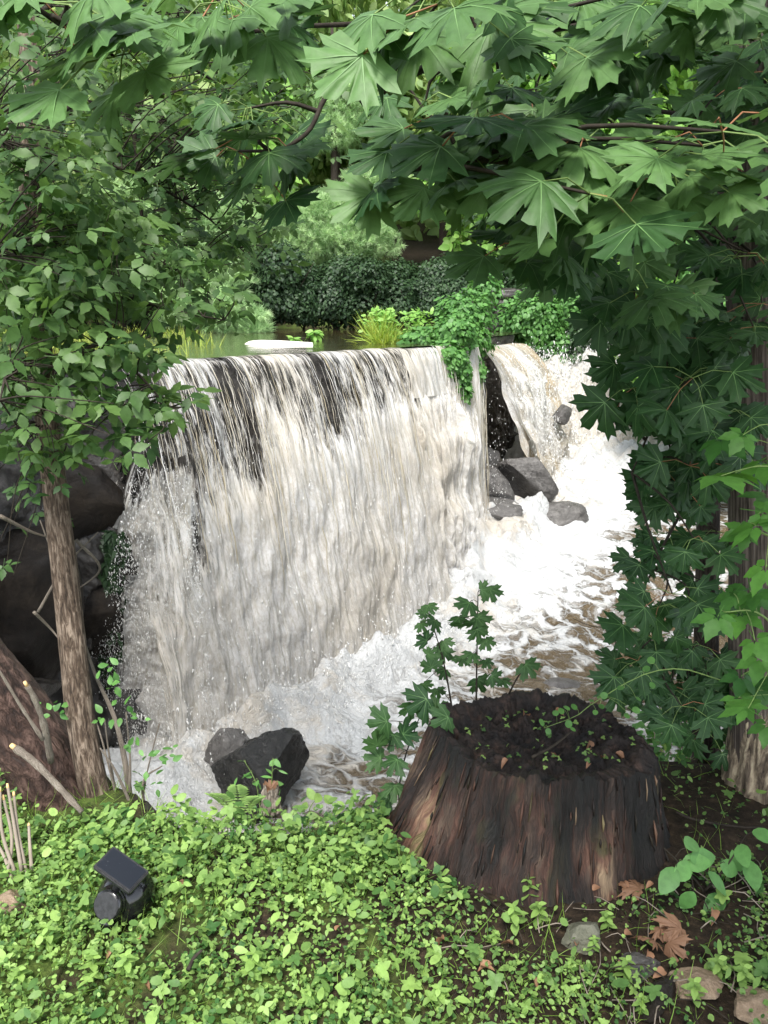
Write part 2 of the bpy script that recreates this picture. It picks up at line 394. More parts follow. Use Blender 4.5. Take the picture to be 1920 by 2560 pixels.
# ------------------------------------------------------------------ terrain and water
POOL = 1.16; LOW = -2.34
Lp = np.array([-2.45, 7.0]); Rp = np.array([1.3, 11.6]); DIRV = (Rp - Lp) / np.linalg.norm(Rp - Lp); NRM = np.array([DIRV[1], -DIRV[0]])
DAM_Y = [5.5, 7.0, 11.6, 14.0, 16.6, 19.0, 30]; DAM_X = [-3.6, -2.45, 1.3, 1.72, 2.75, 3.4, 4]
def x_dam(y): return np.interp(y, DAM_Y, DAM_X)
def y_edge(x): return 2.20 + .07 * np.sin(x * 2.3 + 1) + .50 * smooth(.15, .6, x) + .38 * smooth(-.5, -1.0, x)
def zw(x, y):
    return LOW + .85 * smooth(8.4, 11.9, y) + .40 * smooth(12.4, 16.3, y) + 1.4 * smooth(16.4, 18.8, y)
def terrain(x, y):
    near = fbm(x * 1.3, y * 1.3, 0, 4) * .035 + .02 * noise(x * 6, y * 6)
    leftland = -3.25 - .25 * noise(y * .9, x * .3, 3) - .9 * smooth(5.5, 3, y)
    bank = near + smooth(-1.6, -4, x) * smooth(2.5, 6.0, y) * 1.3 + smooth(1.8, 5, x) * smooth(2.5, 9, y) * .9
    rr = 4.6 + .35 * noise(y * .7, 2.2) + .35 * (y - 6) * smooth(6, 12, y)
    d = np.minimum(np.minimum(y - y_edge(x), x - leftland), rr - x)
    rough = .22 * fbm(x * 1.6, y * 1.6, 7, 5)
    z = bank + (-3.1 - bank) * smooth(-.02, .75, d) + rough * smooth(0, .3, d) * (1 - smooth(1.2, 2, d))
    # head pool and its shores
    pool = smooth(.0, -.25, x - x_dam(y)) * smooth(6.4, 7.0, y + .25 * (x + 2.45))
    pbed = .7 + .9 * smooth(21, 24, y) + .8 * smooth(-6.5, -10, x) + .55 * smooth(-3.2, -5.0, x) * smooth(17, 9, y)
    z = z * (1 - pool) + pbed * pool
    far = smooth(19.4, 20.6, y) * (1 - pool)
    z = z * (1 - far) + (1.5 + .25 * fbm(x * .8, y * .8)) * far
    hill = np.maximum(0, y - 24) * .22
    return z + np.minimum(hill, 16) + .25 * fbm(x * .4, y * .4, 2) * smooth(22, 28, y)
def axis(lo, hi, dense_lo, dense_hi, step, coarse):
    a = np.arange(dense_lo, dense_hi, step)
    l = dense_lo - np.cumsum(step * 1.22 ** np.arange(1, 60)); r = a[-1] + np.cumsum(step * 1.22 ** np.arange(1, 60))
    return np.concatenate([l[l > lo][::-1], a, r[r < hi]])
gx = axis(-300, 300, -5.2, 6, .055, 3); gy = axis(-60, 420, .2, 13, .055, 3)
GX, GY = np.meshgrid(gx, gy, indexing='ij')
litm = np.clip(smooth(.75, .35, np.hypot((GX - .65) / 1.0, (GY - 1.85) / .75)) + smooth(.3, .5, GX) * smooth(1.9, 2.05, GY), 0, 1)
g = Geo(); g.add(np.stack([GX, GY, terrain(GX, GY)], -1), grid_tris(len(gx), len(gy)), 0, litm.ravel())
tag(g.build("ground", M['ground']), "mossy brown earth bank dropping into the gorge", "ground", kind="structure")

# pool sheet ends just behind the lip; the curtains start on it
py = np.linspace(6.6, 26, 160); pu = np.linspace(0, 1, 90)
PX = np.zeros((90, 160)); PY = np.zeros_like(PX)
for j, y in enumerate(py):
    x1 = x_dam(y) - .12; PX[:, j] = -14 + (x1 + 14) * pu; PY[:, j] = y
g = Geo(); g.add(np.stack([PX, PY, POOL + .006 * fbm(PX * 1.5, PY * 3)], -1), grid_tris(90, 160))
tag(g.build("pool_water", M['pool']), "still brown pool water held above the falls", "water", kind="structure")

rx = np.arange(-4.6, 10.0, .045); ry = np.arange(2.6, 20.4, .045)
RX, RY = np.meshgrid(rx, ry, indexing='ij')
dist = (RX - Lp[0]) * NRM[0] + (RY - Lp[1]) * NRM[1]
dist = np.where(RY > 12, np.minimum(dist, (RX - 1.2) * .8), dist)
turb = np.exp(-np.maximum(dist - .6, 0) / 1.0); rap = smooth(12.5, 16, RY)
RZ = zw(RX, RY) + (.05 + .15 * turb + .12 * rap) * fbm(RX * 1.9, RY * 2.6, 1, 6) + .02 * noise(RX * 5, RY * 8, 3) + .10 * turb * np.abs(noise(RX * 3, RY * 3, 9)) + .30 * np.exp(-((dist - .95 + .55 * smooth(9.3, 11.2, RY)) / .30) ** 2) * (RY < 12.2) * (1 + .8 * fbm(RX * 2.2, RY * 2.2, 13, 4))
distb = np.exp(-((dist - .95 + .55 * smooth(9.3, 11.2, RY)) / .30) ** 2)
dens = np.clip(.86 - .46 * smooth(1.2, 2.6, dist) + .16 * rap + .18 * smooth(4, 2.5, RY), 0, 1.2)
dens = np.clip(dens + .14 * noise(RX * .5, RY * .5, 5), 0, 1.2)
g = Geo(); g.add(np.stack([RX, RY, RZ], -1), grid_tris(len(rx), len(ry)), 0, dens.ravel())
tag(g.build("river_water", M['river']), "white foaming brown river racing away below the falls", "water", kind="structure")

# rock ledge behind the curtains
nu, nv = 320, 160
pts = np.stack([np.interp(np.linspace(0, 1, nu), np.linspace(0, 1, 7), [-3.6, -2.9, -2.45, 1.3, 1.55, 1.75, 2.8]),
                np.interp(np.linspace(0, 1, nu), np.linspace(0, 1, 7), [5.2, 6.4, 7.0, 11.6, 12.8, 14.2, 16.8])], 1)
tg = np.gradient(pts, axis=0); tg /= np.linalg.norm(tg, axis=1)[:, None]; nn = np.stack([tg[:, 1], -tg[:, 0]], 1)
zz = np.linspace(1.14, -2.9, nv); U, Z = np.meshgrid(np.arange(nu), zz, indexing='ij')
s_ = np.cumsum(np.r_[0, np.linalg.norm(np.diff(pts, axis=0), axis=1)])[U]
step = np.floor((Z + .28 * fbm(s_ * .8, Z * .5)) * 2.2) / 2.2
off = -.14 + .10 * (1.14 - step) * .6 + .16 * fbm(s_ * 1.8, step * 2, Z * .7, 5) * smooth(1.14, .8, Z) + .05 * fbm(s_ * 7, Z * 5, 0, 3) * smooth(1.14, 1.0, Z)
V = np.stack([pts[U, 0] + nn[U, 0] * off, pts[U, 1] + nn[U, 1] * off, Z], -1)
top = np.stack([pts[:, 0] - nn[:, 0] * .6, pts[:, 1] - nn[:, 1] * .6, np.full(nu, 1.0)], -1)[:, None]
V = np.concatenate([top, V], 1)
g = Geo(); g.add(V, grid_tris(nu, nv + 1))
tag(g.build("rock_ledge", M['cliff'], smooth_=True), "dark wet rock ledge showing behind the falling water curtain", "cliff")

# ---- curtains
def curtain(g, A, B, ndir, zt, zb, throw, nu, nv, dens, bow=0.0, up=.35, amp=.05, lift=0.0, z_up=None, seed=0):
    A = np.asarray(A, float); B = np.asarray(B, float); nd = np.asarray(ndir, float); L = np.linalg.norm(B - A)
    u = np.linspace(0, 1, nu)[:, None]; t = np.linspace(0, 1, nv)[None, :]
    H = zt - zb
    q = np.linspace(-up, 1, nv)[None, :]
    o = np.where(q < 0, q * 1.0, throw * np.clip(q, 0, 1) ** .62); drop = np.where(q < 0, -.0 * q, H * (np.clip(q, 0, 1) ** .62) ** 2)
    drop = np.where(q > 0, H * np.clip(q, 0, 1) ** 1.24, 0.0)
    v = np.where(q < 0, q, drop)
    s = u * L
    prof = smooth(0, .25, q) 
    dn = amp * (.25 + prof * .8 * smooth(.6, .15, q)) * fbm(s * 9 + seed, v * .5, seed, 3) + amp * prof * 1.3 * fbm(s * 1.6, v * .9 + seed, 4, 3) + amp * .42 * smooth(.25, .7, q) * fbm(s * 8, v * 2.8, seed + 2, 6)
    oo = o + dn * smooth(-up, .08, q) + bow * np.sin(np.pi * u) + .04 * fbm(s * 1.5, 0 * s + seed, 3) 
    uu = u + (.010 * fbm(s * 3, v * 1.2, seed + 5, 3) * smooth(0, .3, q))
    X = A[0] + (B[0] - A[0]) * uu + nd[0] * oo; Y = A[1] + (B[1] - A[1]) * uu + nd[1] * oo
    Zz = zt - drop + lift + .012 * fbm(s * 4, 0 * s, seed) * smooth(-up, 0, q) + (0 if np.isscalar(A[0]) and len(A) < 3 else 0) + np.zeros_like(X)
    if len(A) > 2: Zz = Zz + ((B[2] - A[2]) * u + A[2] - zt)
    D = dens(np.broadcast_to(u, X.shape), np.broadcast_to(np.maximum(q, 0), X.shape), np.broadcast_to(s, X.shape), np.broadcast_to(v, X.shape))
    D = np.where(np.broadcast_to(q, X.shape) < -.02, D * smooth(-up, -.02, np.broadcast_to(q, X.shape)), D)
    uv = np.stack([np.broadcast_to(s, X.shape) + seed * 3.3, np.broadcast_to(v, X.shape)], -1).reshape(-1, 2)
    g.add(np.stack([X, Y, Zz], -1), grid_tris(nu, nv), 0, D.ravel(), uv)
    return X, Y, Zz

fall = thing("waterfall", (Lp[0], Lp[1], LOW), "broad main waterfall pouring in dark and white strands over the rock ledge", "waterfall")
def put(o, parent):                       # keep world place when parenting to an unrotated Empty
    o.parent = parent; o.location = -np.asarray(parent.location) if False else Vector((0, 0, 0)) - parent.location
    return o
at_u = lambda f: Lp + (Rp - Lp) * f
def d_main(u, q, s, v):
    thin = .32 + .20 * fbm(s * 1.7, v * .7, 3, 4)
    thin = thin + .26 * smooth(.10, .55, u) * smooth(.15, .5, q)
    d = thin + .55 * smooth(.32, .74, q + .26 * u - .05 + .14 * fbm(s * 2, v * 1.3, 8, 4))
    d = d * (1 - .55 * smooth(.18, 0, u) * (1 - .4 * q)) + .12 * smooth(.06, 0, q)
    return np.clip(d, 0, 1.1)
g = Geo()
curtain(g, at_u(-.02), at_u(.70), NRM, POOL, LOW - .1, .95, 420, 240, d_main, amp=.06, seed=0)
curtain(g, at_u(.00), at_u(.68), NRM, POOL - .03, LOW - .1, .62, 300, 160, lambda u, q, s, v: np.clip(d_main(u, q, s, v) - .10, 0, 1), amp=.08, seed=3)
o = put(g.build("curtain", M['fall']), fall)
g = Geo()
curtain(g, at_u(.83), at_u(1.0), NRM, POOL, LOW - .1, .34, 180, 240, lambda u, q, s, v: np.clip(.66 + .3 * smooth(.3, .8, q) - .3 * smooth(.75, 1, u) * smooth(.1, .4, q), 0, 1), amp=.035, seed=6)
curtain(g, at_u(.92), at_u(1.0), NRM, POOL - .25, LOW - .1, .18, 120, 200, lambda u, q, s, v: np.clip(.40 + .35 * smooth(.3, .9, q) + .1 * fbm(s * 3, v), 0, 1), amp=.05, seed=16)
put(g.build("smooth_sheet", M['sheet']), fall)
g = Geo()
curtain(g, at_u(.70), at_u(.83), NRM, POOL - .02, .55, .25, 90, 90, lambda u, q, s, v: np.clip(.52 + .3 * q, 0, 1), amp=.04, seed=9)
curtain(g, at_u(.66) + NRM * .12, at_u(.87) + NRM * .12, NRM, .66, LOW - .1, .62, 200, 220, lambda u, q, s, v: np.clip((.75 + .35 * smooth(.05, .3, q)) * np.clip(smooth(.0, .3, u + q * .8 - .12 + .1 * fbm(s*4, v*3, 2, 3)) * smooth(1, .75, u - q * .35 + .1 * fbm(s*4, v*3, 5, 3)), .0, 1), 0, 1.1), amp=.14, up=.1, seed=12)
curtain(g, at_u(.60), at_u(.97), NRM, POOL - .1, LOW - .1, .48, 260, 220, lambda u, q, s, v: np.clip(1.0 * smooth(.12, .42, q + .10 * fbm(s * 3, v * 2, 4, 3)) * smooth(0, .12, u) * smooth(1, .85, u), 0, 1), amp=.09, up=.1, seed=15)
put(g.build("broken_jet", M['fall']), fall)

# strands: thin wavy ropes of water on the upper part of the curtain
g = Geo()
def strands(n, ulo, uhi, throw, zt, zb, qmax, rlo, rhi, light=.5):
    for i in range(n):
        u0 = rng.uniform(ulo, uhi); p0 = at_u(u0); L = 5.93
        qa = rng.uniform(-.02, .38) if rng.random() < .75 else rng.uniform(.2, .45); qb = min(1, qa + rng.uniform(.05, qmax))
        m = 16; q = np.linspace(qa, qb, m); qq = np.clip(q, 0, 1)
        o_ = throw * qq ** .62 + rng.uniform(-.02, .07); dz = (zt - zb) * qq ** 1.24
        sd_ = rng.uniform(0, 99)
        lat = .03 * noise(q * 9 + sd_, sd_) + .014 * noise(q * 34 + sd_, sd_ + 3)
        wob = .015 * noise(q * 14 + sd_, 7 + sd_)
        P = np.stack([p0[0] + DIRV[0] * lat + NRM[0] * (o_ + wob), p0[1] + DIRV[1] * lat + NRM[1] * (o_ + wob), zt + .01 - dz], 1)
        r = rng.uniform(rlo, rhi) * (.55 + .6 * np.abs(noise(q * 26 + sd_, 1))) * np.sin(np.pi * np.linspace(.04, .97, m)) ** .5
        Vv, Tt = tube(P, r, 4, False); g.add(Vv, Tt, 0, np.clip(light + rng.normal() * .3, 0, 1))
strands(560, 0.0, .69, .92, POOL, LOW, .20, .0014, .0042, .45)
strands(60, .03, .66, .95, POOL, LOW, .5, .004, .009, .25)
strands(140, .83, 1.0, .38, POOL, LOW, .5, .003, .006, .4)
strands(60, .70, .83, .35, POOL, LOW, .25, .003, .008, .6)
put(g.build("strands", M['strand']), fall)

# spray drops
t_ = (1 + 5 ** .5) / 2
ICO_V = np.array([(-1, t_, 0), (1, t_, 0), (-1, -t_, 0), (1, -t_, 0), (0, -1, t_), (0, 1, t_), (0, -1, -t_), (0, 1, -t_), (t_, 0, -1), (t_, 0, 1), (-t_, 0, -1), (-t_, 0, 1)]) / 1.9
ICO_F = np.array([(0, 11, 5), (0, 5, 1), (0, 1, 7), (0, 7, 10), (0, 10, 11), (1, 5, 9), (5, 11, 4), (11, 10, 2), (10, 7, 6), (7, 1, 8), (3, 9, 4), (3, 4, 2), (3, 2, 6), (3, 6, 8), (3, 8, 9), (4, 9, 5), (2, 4, 11), (6, 2, 10), (8, 6, 7), (9, 8, 1)])
def inst(g, tv, tf, Mx, T, mat=0, tint=.5, uv=None):
    n = len(T); V = np.einsum('nij,kj->nki', Mx, tv) + T[:, None]
    Fs = tf[None] + (np.arange(n) * len(tv))[:, None, None]
    K = np.repeat(np.broadcast_to(np.asarray(tint, float), (n,)), len(tv))
    mm = np.tile(np.broadcast_to(np.asarray(mat, int), (len(tf),)), n)
    g.add(V, Fs, mm, K, None if uv is None else np.tile(uv, (n, 1)))
def drops(g, P, smin, smax):
    n = len(P); s = smin + (smax - smin) * rng.random(n) ** 3
    A = rng.normal(size=(n, 3, 3)) * .22 + np.eye(3)
    A[:, :, 2] *= rng.uniform(.9, 4.0, n)[:, None]; A[:, :, :2] *= .8
    inst(g, ICO_V, ICO_F, A * s[:, None, None], P)
g = Geo()
n = 7000; q = np.clip(rng.beta(3.2, 1.2, n), 0, 1); u = rng.uniform(-.03, 1.08, n)
o_ = (.82 - .5 * smooth(.62, .9, u)) * q ** .62 + np.abs(rng.normal(0, .09, n)) * (.3 + 1.3 * q) + .02
P = np.stack([Lp[0] + (Rp - Lp)[0] * u + NRM[0] * o_, Lp[1] + (Rp - Lp)[1] * u + NRM[1] * o_, POOL - (POOL - LOW) * q ** 1.24 + rng.normal(0, .05, n)], 1)
drops(g, P, .0015, .0065)
n = 14000; u = rng.uniform(-.05, 1.08, n); o_ = .85 - .5 * smooth(.62, .9, u) + rng.normal(0, .28, n); z = LOW + np.abs(rng.normal(0, .28, n))
P = np.stack([Lp[0] + (Rp - Lp)[0] * u + NRM[0] * o_, Lp[1] + (Rp - Lp)[1] * u + NRM[1] * o_, z], 1); drops(g, P, .002, .010)
put(g.build("spray", M['drop']), fall)

# broken water on the rocks at the left foot of the main fall
side = thing("side_cascade", at(260, 1500, 6.6), "broken white side cascade splashing down mossy rocks beside the tree trunk", "waterfall")
cor = [at(310, 1120, 7.0), at(470, 1130, 6.85), at(40, 1900, 6.85), at(540, 1950, 6.75)]
nu, nv = 200, 260
u, v = np.meshgrid(np.linspace(0, 1, nu), np.linspace(0, 1, nv), indexing='ij')
def bil(u, v): return (cor[0] * (1 - u[..., None]) + cor[1] * u[..., None]) * (1 - v[..., None]) + (cor[2] * (1 - u[..., None]) + cor[3] * u[..., None]) * v[..., None]
nside = np.array([.45, -.75, .45])
base = bil(u, v); bulge = .25 * np.sin(np.pi * v) ** .8 * (-1) + .16 * fbm(u * 3, v * 5, 3, 5)
base = base + nside * bulge[..., None]
g = Geo()
dd = np.clip(.72 + .25 * fbm(u * 3, v * 4, 6, 4) - .35 * smooth(.32, .2, np.abs(u - .18 - .1 * v)) * smooth(.3, .6, v) * smooth(.98, .8, v) - .35 * smooth(.06, 0, u), .1, 1) * smooth(.0, .16, v + .10 * fbm(u * 5, v * 3, 8, 3)) * smooth(0, .1, u + .05 * fbm(u * 3, v * 9, 18, 3))
g.add(base + nside * .05, grid_tris(nu, nv), 0, dd.ravel(), np.stack([u * 1.6 + 40, v * 3], -1).reshape(-1, 2))
put(g.build("curtain", M['fall']), side)
g = Geo(); g.add(base - nside * (.08 + .12 * np.abs(fbm(u * 6, v * 8, 1, 4)))[..., None], grid_tris(nu, nv)); put(g.build("rock_bed", M['cliff']), side)
g = Geo(); n = 16000; uu = .22 + .78 * rng.random(n); vv = .06 + .94 * rng.random(n) ** .7
P = bil(uu, vv) + nside * (.02 + np.abs(rng.normal(0, .09, n)))[:, None]; drops(g, P, .0015, .0055); put(g.build("spray", M['drop']), side)
g = Geo()   # moss tufts on the rock
n = 900; vv = rng.uniform(.25, .72, n); uu = .12 + .16 * vv + rng.normal(0, .07, n)
P = bil(uu, vv) + nside * (.05 + .04 * rng.random(n))[:, None]
tri = np.array([(-.3, 0, 0), (.3, 0, 0), (0, .1, 1.0)]); A = rng.normal(size=(n, 3, 3)) * .35 + np.eye(3) * np.array([1, 1, -1])
inst(g, tri, np.array([(0, 1, 2)]), A * .07, P, 0, rng.random(n) * .6); put(g.build("moss", M['hedge']), side)

# muddy chute behind the grass clump and the far rapids
ch = thing("waterfall", (1.6, 13.5, -1.2), "muddy tan chute shooting sideways off the ledge past the grassy clump", "waterfall")
g = Geo()
A = (1.48, 13.2, 1.0); B = (2.75, 16.6, .98); nd = np.array([.97, -.24])
dch = lambda u, q, s, v: np.clip(.86 + .25 * smooth(.0, .3, q), 0, 1.1)
curtain(g, A, B, nd, 1.02, -2.2, 1.15, 160, 200, dch, amp=.10, seed=20)
curtain(g, A, B, nd, 1.00, -2.2, 1.35, 160, 200, lambda u, q, s, v: np.clip(.35 + .6 * smooth(.2, .7, q), 0, 1.1), amp=.16, seed=24)
put(g.build("curtain", M['tanfall']), ch)
g = Geo(); n = 6000; uq = rng.random(n); q = rng.beta(2, 1.2, n); o_ = 1.2 * q ** .62 + np.abs(rng.normal(0, .14, n))
P = np.stack([A[0] + (B[0] - A[0]) * uq + nd[0] * o_, A[1] + (B[1] - A[1]) * uq + nd[1] * o_, 1.02 - 2.75 * q ** 1.24 + rng.normal(0, .08, n)], 1)
drops(g, P, .003, .011); put(g.build("spray", M['drop']), ch)

rp = thing("rapids", (5, 17.4, -.5), "white bursting rapids heaped up beyond the muddy chute", "rapids")
g = Geo(); nu, nv = 150, 120
u, v = np.meshgrid(np.linspace(0, 1, nu), np.linspace(0, 1, nv), indexing='ij')
X = 2.9 + 5.4 * u; Y = 16.0 + 3.2 * v
hh = (.55 + .75 * np.exp(-((u - .35) / .28) ** 2) + .45 * np.exp(-((u - .8) / .2) ** 2)) * np.sin(np.pi * np.clip(v, 0, 1)) ** .8
Zr = zw(X, Y) - .12 + hh * (1 + .35 * fbm(X * 1.6, Y * 1.6, 4, 5)) * np.sin(np.pi * np.clip(u, 0, 1)) ** .5 + .12 * fbm(X * 5, Y * 5, 2, 4)
g.add(np.stack([X, Y, Zr], -1), grid_tris(nu, nv), 0, 1.0, np.stack([X, Y * 1.2], -1).reshape(-1, 2)); put(g.build("foam_mound", M['fall']), rp)
g = Geo(); n = 16000; i = rng.integers(0, nu, n); j = rng.integers(0, nv, n)
P = np.stack([X[i, j], Y[i, j], Zr[i, j]], 1) + np.stack([rng.normal(0, .1, n), rng.normal(0, .1, n), np.abs(rng.normal(0, .16, n))], 1)
drops(g, P, .004, .02); put(g.build("spray", M['drop']), rp)

# mist hanging over the foot of the falls
def mist_mat():
    k = N("water_mist"); v = k.coord('Object', (1, 1, 1)); nz = k.noise(v, 1.6, 5, .6)
    z = k.n("SeparateXYZ", None, Vector=k.n("TexCoord").outputs['UV']).outputs[1]
    d = k.math('MULTIPLY', k.range(nz, .35, .75), .22)
    vol = k.n("VolumeScatter", None, Color=(.95, .95, .95, 1), Density=d, Anisotropy=.2)
    k.s(k.out.inputs['Volume'], vol); return k.m
M['mist'] = mist_mat()
g = Geo(); P = np.array([[*(at_u(f) + NRM * o_), z] for f, o_, z in ((-.08, .8, -2.1), (.1, .95, -2.0), (.35, .95, -1.95), (.6, .85, -1.8), (.8, .6, -1.5), (1.0, .35, -1.2))])
V, T = tube(spline(P, 24), .62 + .18 * np.sin(np.linspace(0, 3.1, 24)) , 20); V[:, 2] += .12 * fbm(V[:, 0] * 2, V[:, 1] * 2, V[:, 2] * 2); g.add(V, T)
tag(g.build("mist", M['mist']), "thin white mist hanging over the foot of the main waterfall", "mist", kind="stuff")

# ------------------------------------------------------------------ rocks
def ico(sub):
    V = ICO_V / np.linalg.norm(ICO_V[0]); T = ICO_F
    for _ in range(sub):
        e = {}; Vl = list(V); nt_ = []
        def mid(a, b):
            k = (min(a, b), max(a, b))
            if k not in e:
                m = (Vl[a] + Vl[b]); e[k] = len(Vl); Vl.append(m / np.linalg.norm(m))
            return e[k]
        for a, b, c in T:
            x, y, z = mid(a, b), mid(b, c), mid(c, a); nt_ += [(a, x, z), (b, y, x), (c, z, y), (x, y, z)]
        V = np.array(Vl); T = np.array(nt_)
    return V, T
I4 = ico(4); I5 = ico(5); I3 = ico(3)
def rock(name, ctr, size, mat, label, cat="rock", seed=0, blocky=1.0, facets=9, rot=0.0, rough=.07, sub=I4, group=None, tilt=0.0, flat=False):
    r = np.random.default_rng(seed + 100); V = sub[0].copy(); V = np.sign(V) * np.abs(V) ** blocky
    for i in range(facets):
        d = r.normal(size=3); d /= np.linalg.norm(d); h = r.uniform(.5, .85)
        s = V @ d; V -= np.maximum(s - h, 0)[:, None] * d * .93
    V *= (1 + rough * fbm(V[:, 0] * 2 + seed, V[:, 1] * 2, V[:, 2] * 2, 5) + rough * .35 * fbm(V[:, 0] * 9 + seed, V[:, 1] * 9, V[:, 2] * 9, 3))[:, None]
    V *= np.asarray(size)
    ct, st = math.cos(tilt), math.sin(tilt); V = V @ np.array([[ct, 0, -st], [0, 1, 0], [st, 0, ct]]).T
    c, s = math.cos(rot), math.sin(rot); V = V @ np.array([[c, -s, 0], [s, c, 0], [0, 0, 1]]).T
    g = Geo(); g.add(V, sub[1]); o = g.build(name, M[mat], smooth_=not flat); o.location = ctr
    return tag(o, label, cat, group)
rock("boulder", at(652, 1935, 5.85), (.44, .36, .42), 'blackrock', "big angular black boulder standing wet in the foam below the fall", seed=3, facets=11, sub=I5, rot=.4)
rock("boulder", at(568, 1868, 6.35), (.24, .22, .22), 'greyrock', "smaller grey boulder half drowned behind the big black one", seed=5, facets=9)
rock("boulder", at(1318, 1192, 12.9), (.50, .45, .40), 'greyrock', "broad blocky grey boulder between the chute and the river", seed=8, facets=5, sub=I5, tilt=-.10, blocky=.55, rough=.05)
rock("boulder", at(1236, 1222, 12.5), (.24, .3, .36), 'greyrock', "narrow grey boulder leaning against the broad blocky one", seed=12, facets=5, tilt=.6, blocky=.75)
rock("flat_rock", at(1205, 1282, 11.9), (.66, .45, .22), 'greyrock', "long flat dark rock awash beside the forked driftwood", seed=14, facets=4, rot=-.15, blocky=.8)
rock("flat_rock", at(1378, 1302, 12.0), (.55, .42, .26), 'greyrock', "flat rock with water streaming over its top", seed=17, facets=4, tilt=.2, blocky=.85)
rock("boulder", at(1222, 1150, 13.0), (.20, .25, .30), 'greyrock', "upright grey boulder at the foot of the ledge in spray", seed=19)
rock("boulder", at(1170, 1170, 12.6), (.24, .25, .24), 'greyrock', "round grey boulder veiled by the thin edge of the fall", seed=21)
rock("boulder", at(1408, 1035, 15.0), (.2, .2, .2), 'greyrock', "dark rock poking out of the tan rapids", seed=23)
rock("boulder", at(1400, 1742, 8.0), (.38, .3, .18), 'greyrock', "smooth brown rock under a glassy hump of water behind the stump", seed=27, facets=3, rough=.03)
rock("boulder", at(905, 985, 9.95), (.17, .2, .33), 'brownrock', "brown rock in the notch splitting the main fall", seed=29)
rock("ledge_block", at(1190, 970, 12.1), (.2, .3, .95), 'cliff', "dark wet rock pillar hung with vines beside the chute", seed=31, facets=14, rough=.12)
rock("slab_rock", at(700, 866, 11.2), (.60, .46, .085), 'whiterock', "flat white slab lying in the pool just above the lip", seed=36, facets=9, rot=.25, rough=.012, blocky=.55, sub=I3, flat=True)
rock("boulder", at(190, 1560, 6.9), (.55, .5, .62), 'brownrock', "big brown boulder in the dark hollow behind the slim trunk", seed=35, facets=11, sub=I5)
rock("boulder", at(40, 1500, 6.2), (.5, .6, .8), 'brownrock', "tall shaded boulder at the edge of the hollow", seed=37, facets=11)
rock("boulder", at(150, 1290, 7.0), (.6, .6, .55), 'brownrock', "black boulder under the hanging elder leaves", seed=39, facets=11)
rock("boulder", at(20, 1750, 5.6), (.45, .4, .25), 'cliff', "low wet boulder beside the foaming pocket", seed=40, facets=11)

def litter_z(x, y): return float(terrain(np.array(x), np.array(y)))
def stone(px, py, size, mat, label, seed, rot=0, facets=9):
    a = math.atan2(py - 1280, F) + PITCH; Y = EYE / math.tan(a); p = at(px, py, Y)
    return rock("stone", (p[0], p[1], litter_z(p[0], p[1]) + size[2] * .35), size, mat, label, "stone", seed=seed, rot=rot, facets=facets)
stone(1450, 2335, (.062, .055, .045), 'mossrock', "flat greenish stone leaning at the stump's foot", 41, .3, 12)
stone(1590, 2410, (.065, .05, .04), 'greyrock', "dark grey stone half covered by dead leaves", 43, .2)
stone(1735, 2475, (.07, .05, .035), 'tanrock', "pinkish brown stone in the bare soil patch", 45)
stone(1885, 2535, (.06, .05, .035), 'tanrock', "rounded tan stone in the corner of the bank", 47)
stone(1640, 2500, (.09, .035, .03), 'brownrock', "long dark stone sunk in soil below the curled leaves", 49, .9)
stone(30, 2280, (.06, .05, .04), 'tanrock', "reddish stone beside the big leaning trunk", 51)

